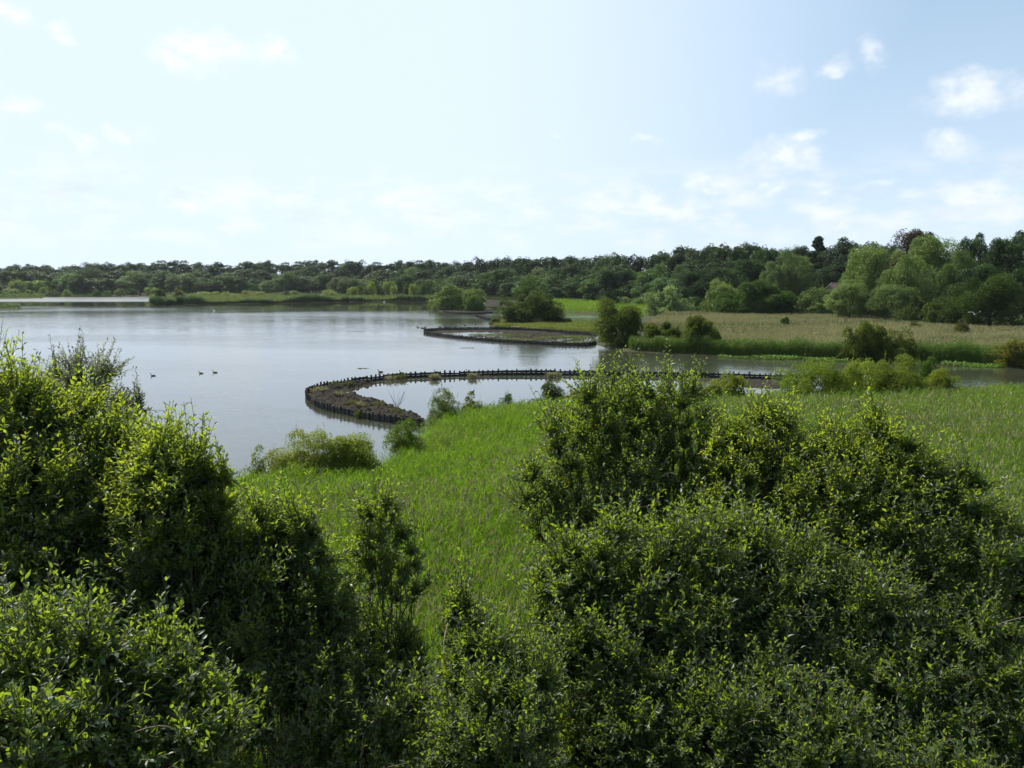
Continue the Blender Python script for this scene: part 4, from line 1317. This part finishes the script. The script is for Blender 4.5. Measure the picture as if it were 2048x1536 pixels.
# ------------------------------------------------------------------ post walls
def resample(px, step, jitter, rng):
    a = np.array([G(u, v)[:2] for u, v in px])
    # smooth the outline
    for _ in range(2):
        b = [a[0]]
        for i in range(len(a) - 1):
            b += [a[i] * .75 + a[i + 1] * .25, a[i] * .25 + a[i + 1] * .75]
        a = np.array(b + [a[-1]])
    seg = np.concatenate([[0], np.cumsum(np.linalg.norm(np.diff(a, axis=0), axis=1))])
    s = np.arange(0, seg[-1], step)
    sj = np.clip(s + rng.normal(0, jitter, len(s)), 0, seg[-1])
    return np.c_[np.interp(sj, seg, a[:, 0]), np.interp(sj, seg, a[:, 1])]


def post_mesh(seed, h, r):
    rng = np.random.default_rng(seed)
    z = np.array([-1.0, -.2, 0, h * .6, h - .02, h + .005])
    P_ = np.c_[rng.normal(0, .006, 6).cumsum(), rng.normal(0, .006, 6).cumsum(), z][None]
    rad = np.array([1, 1, 1, 1.0, .97, .55]) * r
    V, q = tubes(P_, rad[None], 8)
    n = len(V)
    return make_mesh('post', V, [q, np.array([[n - 8, n - 7, n - 6, n - 5], [n - 8, n - 5, n - 4, n - 1], [n - 4, n - 3, n - 2, n - 1]])], M['timber'])


def post_wall(name, label, px, step, h, r, wall_top, seed, n_single=100, group=None):
    rng = np.random.default_rng(seed)
    pts = resample(px, step, step * .05, rng)
    mid = pts.mean(0)
    o = empty(name, (*mid, 0))
    tag(o, label, 'post wall', group)
    meshes = [post_mesh(seed * 10 + i, h * hh_, r * rng.uniform(.8, 1.2)) for i, hh_ in enumerate((.92, .97, 1.0, 1.03, 1.08, 1.0, .98))]
    d = np.hypot(pts[:, 0], pts[:, 1])
    order = np.argsort(d)
    single = set(order[:n_single].tolist())
    restV, restQ = [], []
    k = 0
    for i, p in enumerate(pts):
        me = meshes[rng.integers(0, 7)]
        rot = (rng.normal(0, .04), rng.normal(0, .04), rng.uniform(0, 6.28))
        sc = rng.uniform(.9, 1.1)
        if i in single:
            c = link('post', me, o)
            c.location = (p[0] - mid[0], p[1] - mid[1], rng.normal(0, .04))
            c.rotation_euler = rot
            c.scale = (sc, sc, 1)
        else:
            mt = Matrix.Translation((p[0] - mid[0], p[1] - mid[1], rng.normal(0, .04))) @ Matrix.Rotation(rot[2], 4, 'Z') @ Matrix.Rotation(rot[0], 4, 'X')
            vs = np.array([mt @ v.co for v in me.vertices])
            fs = np.array([list(f.vertices) for f in me.polygons])
            restV.append(vs)
            restQ.append(fs + k)
            k += len(vs)
    if restV:
        tag(link('post', make_mesh('far_posts', np.concatenate(restV), [np.concatenate(restQ)], M['timber']), o), kind='stuff')
    # boards behind the posts, in lengths with slightly uneven tops
    V, Q = [], []
    k = 0
    T = unit(np.gradient(pts, axis=0))
    N = np.c_[-T[:, 1], T[:, 0]]
    for i in range(0, len(pts) - 1, 4):
        j = min(i + 4, len(pts) - 1)
        tp = wall_top + rng.normal(0, .025) - (.07 if rng.random() < .1 else 0)
        for m_ in range(i, j):
            for zz0, zz1, off in ((-.8, tp * .5 - .012, .0), (tp * .5 + .012, tp + rng.normal(0, .008), .01)):
                a, b = pts[m_] - mid + N[m_] * (off - .028), pts[m_ + 1] - mid + N[m_ + 1] * (off - .028)
                w0, w1 = N[m_] * .045, N[m_ + 1] * .045
                V += [[*a, zz0], [*b, zz0], [*b, zz1], [*a, zz1], [*(a + w0), zz0], [*(b + w1), zz0], [*(b + w1), zz1], [*(a + w0), zz1]]
                Q += [[k, k + 1, k + 2, k + 3], [k + 5, k + 4, k + 7, k + 6], [k + 3, k + 2, k + 6, k + 7], [k + 4, k, k + 3, k + 7], [k + 1, k + 5, k + 6, k + 2]]
                k += 8
    link('boarding', make_mesh('boarding', np.array(V), [np.array(Q)], M['plank']), o)
    return o


post_wall('post_wall', 'long curved wall of dark timber posts and boards round the near pool', ring1_near + ring1_far, .52, .58, .085, .47, 3)
post_wall('post_wall', 'smaller farther loop of dark timber posts round the mud flats', ring2_near + ring2_far, .62, .55, .10, .46, 4)
post_wall('post_wall', 'short low post wall edging the island with the dome shaped willow', [(882, 620), (888, 625), (915, 627.5), (950, 628), (986, 626)], .8, .45, .12, .4, 5)
post_wall('post_wall', 'slanting broken post wall of the islet right of the dome willow island', [(950, 632), (960, 636.5), (980, 640.5), (1000, 643)], .8, .6, .12, .5, 6)
post_wall('post_wall', 'dark post edging along the foot of the marsh plants behind the mud flats', [(990, 657), (1050, 661), (1110, 664.5), (1150, 668)], .8, .5, .11, .45, 7)


# ------------------------------------------------------------------ small plants on the mud, weed, driftwood
def tufts():
    rng = np.random.default_rng(90)
    spots = [(705, 812, 'yellow green tuft', 1), (720, 815, 'small bright tuft', 0), (757, 813, 'bright green tuft by the pool edge', 1), (640, 783, 'brown tuft under the far posts', 0), (668, 772, 'olive tuft', 1), (695, 771, 'low green tuft', 1), (790, 829, 'green tuft near the wall end', 1),
             (675, 794, 'brown dead tuft', 0), (803, 756, 'green tuft', 1), (780, 758.5, 'brown tuft', 0), (870, 756, 'dry tuft', 0), (945, 754, 'brown tuft', 0), (1100, 753, 'dark tuft', 0), (720, 832, 'tiny tuft', 1), (1115, 752, 'tuft', 0)]
    what = ['largest yellow green tuft on the mud bank near its middle', 'small bright tuft beside the largest one on the mud bank', 'bright green tuft at the pool side of the mud bank', 'brown tuft under the far posts where the wall bends',
            'olive tuft inside the bend of the wall', 'low green tuft on the far arm of the mud bank', 'green tuft at the shore end of the mud bank', 'dead brown tuft in the middle of the widest mud', 'green tuft at the water by the wall behind a swimming goose',
            'brown tuft with a reflection by the far wall', 'dry tuft on the mud strip under the far wall', 'brown tuft on the second mud strip under the far wall', 'dark upright tuft on the far wall left of the tallest willow', 'tiny tuft against the near boards', 'thin dark tuft right of the upright one on the far wall']
    for i, (u, v, _, g) in enumerate(spots):
        b = G(u, v, .15)
        n = int(rng.integers(30, 80))
        rad = rng.uniform(.12, .32)
        base = np.c_[rng.normal(0, rad, n), rng.normal(0, rad, n), np.full(n, -.12)]
        h = rng.uniform(.2, .55, n)
        V, Q, T, tip, k = blades(rng, base, h, rng.normal(size=(n, 2)) * .3, np.full(n, .05), 4, .3, False, .8)
        o = link('grass_tuft', make_mesh('grass_tuft', V, [np.concatenate(Q)], M['tuft'] if g else M['dry'], rnd=np.concatenate(T)), loc=(b[0], b[1], .14))
        tag(o, what[i], 'grass tuft', 'tufts on the mud of the near pool')
    # one spray of thin dead stems
    n = 12
    b = G(793, 816, .1)
    A = np.c_[rng.normal(0, .08, (n, 2)), np.zeros(n)]
    C = A + np.c_[rng.normal(.25, .5, n), rng.normal(0, .2, n), rng.uniform(.7, 1.7, n)]
    V, q = tubes(bezier(A, A * .5 + C * .5 + rng.normal(size=A.shape) * .06, C, 6), np.linspace(.012, .005, 6)[None].repeat(n, 0), 4)
    tag(link('dead_stems', make_mesh('dead_stems', V, [q], M['twig']), loc=(b[0], b[1], .1)), 'spray of thin bare stems rising from the mud bank', 'dead stems')
    # floating weed below the channel reeds
    for nm, px in (('bright green leafy water weed along the channel bank', [(1432, 714), (1490, 718), (1560, 720), (1640, 723), (1696, 725), (1696, 714), (1620, 709.5), (1540, 709), (1480, 708.5)]), ('smaller drift of green water weed under the right reeds', [(1880, 731), (1960, 735), (2010, 737), (2010, 727), (1950, 724.5), (1890, 723.5)])):
        pl = poly(px)
        pts = scatter(rng, pl, 6500 if 'bright' in nm else 2200)
        pts = pts[wob(np.c_[pts, 0 * pts[:, 0]], .9, 3) > -.45]
        n = len(pts)
        pos = np.c_[pts, rng.uniform(.02, .45, n) * np.clip(.6 + .5 * wob(np.c_[pts, 0 * pts[:, 0]], .6, 5), .2, 1)]
        dr = unit(np.c_[rng.normal(size=(n, 2)), rng.uniform(.3, 1.2, n)])
        nn = np.array([0, 0, 1.0]) + rng.normal(size=pos.shape) * .4
        nn = unit(nn - dr * (nn * dr).sum(1, keepdims=True))
        L = rng.uniform(.15, .32, n)
        V, tr, qd, rep = leaf_shapes(pos, dr, nn, L, L * .35, 1)
        tag(link('water_weed', make_mesh('water_weed', V, [qd], M['weed'], rnd=np.tile(rng.random(n), 2))), nm, kind='stuff')
    # floating debris
    for u, v, w, lb in ((725, 737, 18, 'flat raft of floating twigs and weed left of the swimming geese'), (933, 696, 18, 'small brown floating log between the two post walls'), (717, 663, 14, 'thin floating branch far out on the lake')):
        b = G(u, v)
        wd = w * b[1] / F
        n = 26
        c = np.c_[rng.normal(0, .28, n) * wd, rng.normal(0, .25, n) * min(wd, .8), np.full(n, .01)]
        a = rng.normal(0, .35, n)
        L = rng.uniform(.2, .5, n) * wd
        dv = np.c_[np.cos(a) * L, np.sin(a) * L, rng.normal(0, .05, n)]
        V, q = tubes(bezier(c - dv / 2, c + rng.normal(size=c.shape) * .04, c + dv / 2, 5), np.full((n, 5), .022) * rng.uniform(.6, 1.3, (n, 1)), 5)
        tag(link('driftwood', make_mesh('driftwood', V, [q], M['bark'] if w > 20 else M['pale_wood']), loc=tuple(b)), lb, 'driftwood')
    # pale log lying on the second wall
    b = G(1031, 659)
    V, q = tubes(bezier(np.array([[-.9, .1, .0]]), np.array([[0, 0, .05]]), np.array([[.95, -.15, .02]]), 8), np.array([[.02, .1, .11, .12, .12, .11, .1, .02]]), 8)
    tag(link('log', make_mesh('log', V, [q], M['pale_wood'], smooth=True), loc=(b[0], b[1], .5)), 'pale dead log lying across the far side of the second post wall', 'log')


tufts()


# ------------------------------------------------------------------ birds
def loft(spine, rx, rz, sides, mats_at):
    """closed body along a spine in the x-z plane"""
    S = np.array(spine, float)
    n = len(S)
    T = unit(np.gradient(S, axis=0))
    Nn = np.c_[-T[:, 1], T[:, 0]]
    th = np.arange(sides) * 2 * math.pi / sides
    V = []
    for i in range(n):
        for a in th:
            V.append([S[i, 0] + Nn[i, 0] * rz[i] * math.sin(a), rx[i] * math.cos(a), S[i, 1] + Nn[i, 1] * rz[i] * math.sin(a)])
    idx = np.arange(n * sides).reshape(n, sides)
    q = np.stack([idx[:-1], np.roll(idx[:-1], -1, 1), np.roll(idx[1:], -1, 1), idx[1:]], -1)
    mi = np.repeat(np.array(mats_at[:n - 1]), sides)
    return np.array(V), q.reshape(-1, 4), mi


def goose_mesh(neck=1.0):
    sp = [(-.46, .17), (-.40, .155), (-.30, .13), (-.15, .11), (0, .105), (.13, .115), (.22, .14), (.275, .19), (.29, .25), (.29, .32 + .0 * neck), (.295, .40 * neck), (.31, .455 * neck), (.345, .48 * neck), (.385, .475 * neck), (.42, .465 * neck), (.45, .455 * neck), (.475, .448 * neck)]
    rx = [.01, .045, .10, .145, .155, .14, .105, .07, .045, .036, .034, .036, .045, .040, .024, .018, .005]
    rz = [.01, .035, .08, .125, .135, .13, .105, .07, .045, .036, .034, .038, .045, .038, .022, .014, .004]
    V, q, mi = loft(sp, rx, rz, 12, [2, 2, 0, 0, 0, 0, 2, 2, 1, 1, 1, 1, 1, 1, 1, 1])
    return make_mesh('goose', V, [q], [M['goose_body'], M['goose_dark'], M['goose_pale']], midx=mi, smooth=True)


def birds():
    g1, g2 = goose_mesh(1.0), goose_mesh(.9)
    sp = [(305, 752, 1, 'leftmost of three geese swimming in line on the open lake'), (401, 747, 1, 'middle goose of three swimming in line on the open lake'), (429, 745.5, 1, 'rightmost of three geese swimming in line on the open lake'),
          (760, 744.5, 1, 'goose nearest the floating twigs swimming behind the near post wall'), (803, 747, 1, 'goose swimming second from the left behind the near post wall'), (872, 745, 1, 'goose swimming third from the left behind the near post wall'), (936, 744.5, 1, 'goose swimming last in line behind the near post wall')]
    for i, (u, v, s, lb) in enumerate(sp):
        b = G(u + 1, v)
        o = link('goose', g1 if i % 2 == 0 else g2, loc=(b[0], b[1], -.035))
        o.rotation_euler = (0, 0, math.pi + [.1, -.15, .12, .0, -.1, .15, .05][i])
        sc = .70 if i < 3 else .76
        o.scale = (sc, sc, sc)
        tag(o, lb, 'goose', 'geese swimming on the lake')
    far = [(836, 655.5), (845, 657), (850, 656), (880, 654.5), (891, 654), (911, 653), (930, 651.5), (951, 649.5), (965, 648.5)]
    for i, (u, v) in enumerate(far):
        b = G(u, v)
        o = link('goose', g2 if i % 2 else g1, loc=(b[0], b[1], -.035))
        o.rotation_euler = (0, 0, [2.6, 3.3, .4, 3.0, 3.4, .2, 3.2, 2.9, 1.9][i])
        tag(o, 'small far goose in the row swimming beyond the second post wall', 'goose', 'far geese beyond the second post wall')
    # duck in the pool
    spn = [(-.2, .12), (-.16, .10), (-.08, .07), (.02, .06), (.10, .075), (.145, .12), (.155, .165), (.175, .20), (.205, .205), (.235, .195), (.26, .188)]
    V, q, mi = loft(spn, [.01, .04, .085, .10, .085, .05, .04, .045, .04, .018, .004], [.01, .03, .065, .08, .075, .05, .04, .043, .038, .014, .004], 12, [1, 1, 0, 0, 0, 1, 1, 1, 1, 0, 0])
    b = G(944, 785)
    o = link('duck', make_mesh('duck', V, [q], [M['goose_dark'], M['goose_body']], midx=mi, smooth=True), loc=(b[0], b[1], -.03))
    o.rotation_euler = (0, 0, .3)
    o.scale = (1.15,) * 3
    tag(o, 'small dark duck resting on the mirror calm enclosed pool', 'duck')
    # white birds far off
    for u, v, lb in ((768, 604.5, 'tiny white bird at the water edge of the far spit near its right end'), (348, 606, 'tiny white bird at the water edge of the far spit near its left end'), (428, 622.5, 'tiny white bird swimming on the open lake before the spit')):
        b = G(u, v)
        V, q, mi = loft([(-.55, .22), (-.4, .2), (-.1, .16), (.2, .18), (.36, .28), (.4, .5), (.4, .72), (.46, .84), (.56, .84), (.68, .8)], [.02, .1, .22, .2, .12, .06, .05, .07, .06, .01], [.02, .08, .18, .17, .12, .06, .05, .06, .05, .01], 10, [0] * 9)
        o = link('swan', make_mesh('swan', V, [q], M['white_feather'], smooth=True), loc=(b[0], b[1], -.03))
        o.rotation_euler = (0, 0, 3.0 if u < 700 else .3)
        tag(o, lb, 'swan')
    # gull in flight: body with both wings as one mesh
    sp_ = [(-.30, 0), (-.22, .0), (-.1, 0), (.04, .005), (.14, .02), (.20, .03), (.245, .03), (.27, .025), (.31, .015)]
    V, q, mi = loft(sp_, [.05, .05, .055, .065, .055, .04, .04, .02, .004], [.008, .025, .05, .06, .05, .04, .036, .016, .004], 10, [0] * 8)
    Vs, Qs, Ms = [V], [q], [mi]
    k = len(V)
    for sgn, sec in ((1, [(.0, .05, .04, .17), (-.02, .20, .22, .17), (-.10, .36, .20, .13), (-.24, .56, .12, .07), (-.34, .68, .06, .02)]), (-1, [(.0, .05, .04, .17), (-.01, .18, .20, .17), (-.03, .33, .36, .14), (-.12, .48, .47, .08), (-.2, .58, .52, .02)])):
        W = []
        for (x, yy, zz, ch) in sec:
            for dx, dz in ((.5, 0), (.1, .02), (-.5, 0), (.1, -.008)):
                W.append([x + dx * ch + .03, sgn * yy, zz + dz])
        W = np.array(W)
        idx = np.arange(len(W)).reshape(-1, 4)
        qq = np.stack([idx[:-1], np.roll(idx[:-1], -1, 1), np.roll(idx[1:], -1, 1), idx[1:]], -1).reshape(-1, 4)
        Vs.append(W)
        Qs.append(qq + k)
        Ms.append(np.zeros(len(qq), int))
        k += len(W)
    b = P(1949, 629, 95)
    o = link('gull', make_mesh('gull', np.concatenate(Vs), [np.concatenate(Qs)], [M['white_feather'], M['grey_feather']], midx=np.concatenate(Ms), smooth=True), loc=tuple(b))
    o.rotation_euler = (.25, .1, .75)
    tag(o, 'white bird in flight with raised wings in front of the dark olive bush', 'bird')


birds()


# ------------------------------------------------------------------ house behind the trees
def house():
    b = P(1680, 566, 245)
    z0 = gz(b[0], b[1])
    o = empty('house', (b[0], b[1], z0))
    o.rotation_euler = (0, 0, R(-18))
    tag(o, 'house with a brown tiled hipped roof half hidden behind the silver willows', 'house')
    w, d, e, t = 6.0, 4.2, 5.6, b[2] - z0
    V = np.array([[-w, -d, 0], [w, -d, 0], [w, d, 0], [-w, d, 0], [-w, -d, e - .1], [w, -d, e - .1], [w, d, e - .1], [-w, d, e - .1]])
    link('wall', make_mesh('wall', V, [[[0, 1, 5, 4], [1, 2, 6, 5], [2, 3, 7, 6], [3, 0, 4, 7]]], M['brick']), o)
    W, D_ = w + .4, d + .4
    V = np.array([[-W, -D_, e], [W, -D_, e], [W, D_, e], [-W, D_, e], [-W + D_ * .9, 0, t], [W - D_ * .9, 0, t]])
    rf = link('roof', make_mesh('roof', V, [[[0, 1, 5, 4], [2, 3, 4, 5], [0, 3, 2, 1]], [[1, 2, 5], [3, 0, 4]]], M['roof']), o)
    ends = [(V[4], V[5]), (V[0], V[4]), (V[1], V[5]), (V[2], V[5]), (V[3], V[4])]
    A = np.array([a for a, _ in ends])
    C = np.array([c for _, c in ends])
    Vt, qt = tubes(bezier(A, (A + C) / 2, C, 3), np.full((5, 3), .13), 6)
    link('ridge_tiles', make_mesh('ridge_tiles', Vt, [qt], M['ridge']), rf)


house()


# ------------------------------------------------------------------ haze over the lake
def haze():
    lo, hi = np.array([-1450, -1450, -2.0]), np.array([1450, 1450, 42.0])
    V = np.array([[x, y, z] for x in (lo[0], hi[0]) for y in (lo[1], hi[1]) for z in (lo[2], hi[2])])
    q = [[0, 1, 3, 2], [4, 6, 7, 5], [0, 4, 5, 1], [2, 3, 7, 6], [0, 2, 6, 4], [1, 5, 7, 3]]
    m, t, out = new_mat('haze_air')
    v = t.n('ShaderNodeVolumePrincipled')
    v.inputs['Color'].default_value = (.82, .90, 1.0, 1)
    v.inputs['Density'].default_value = .00005
    v.inputs['Anisotropy'].default_value = .3
    t.l(v.outputs[0], out.inputs['Volume'])
    tag(link('haze', make_mesh('haze', V, [q], m)), 'thin summer haze over the lake', kind='stuff')


haze()
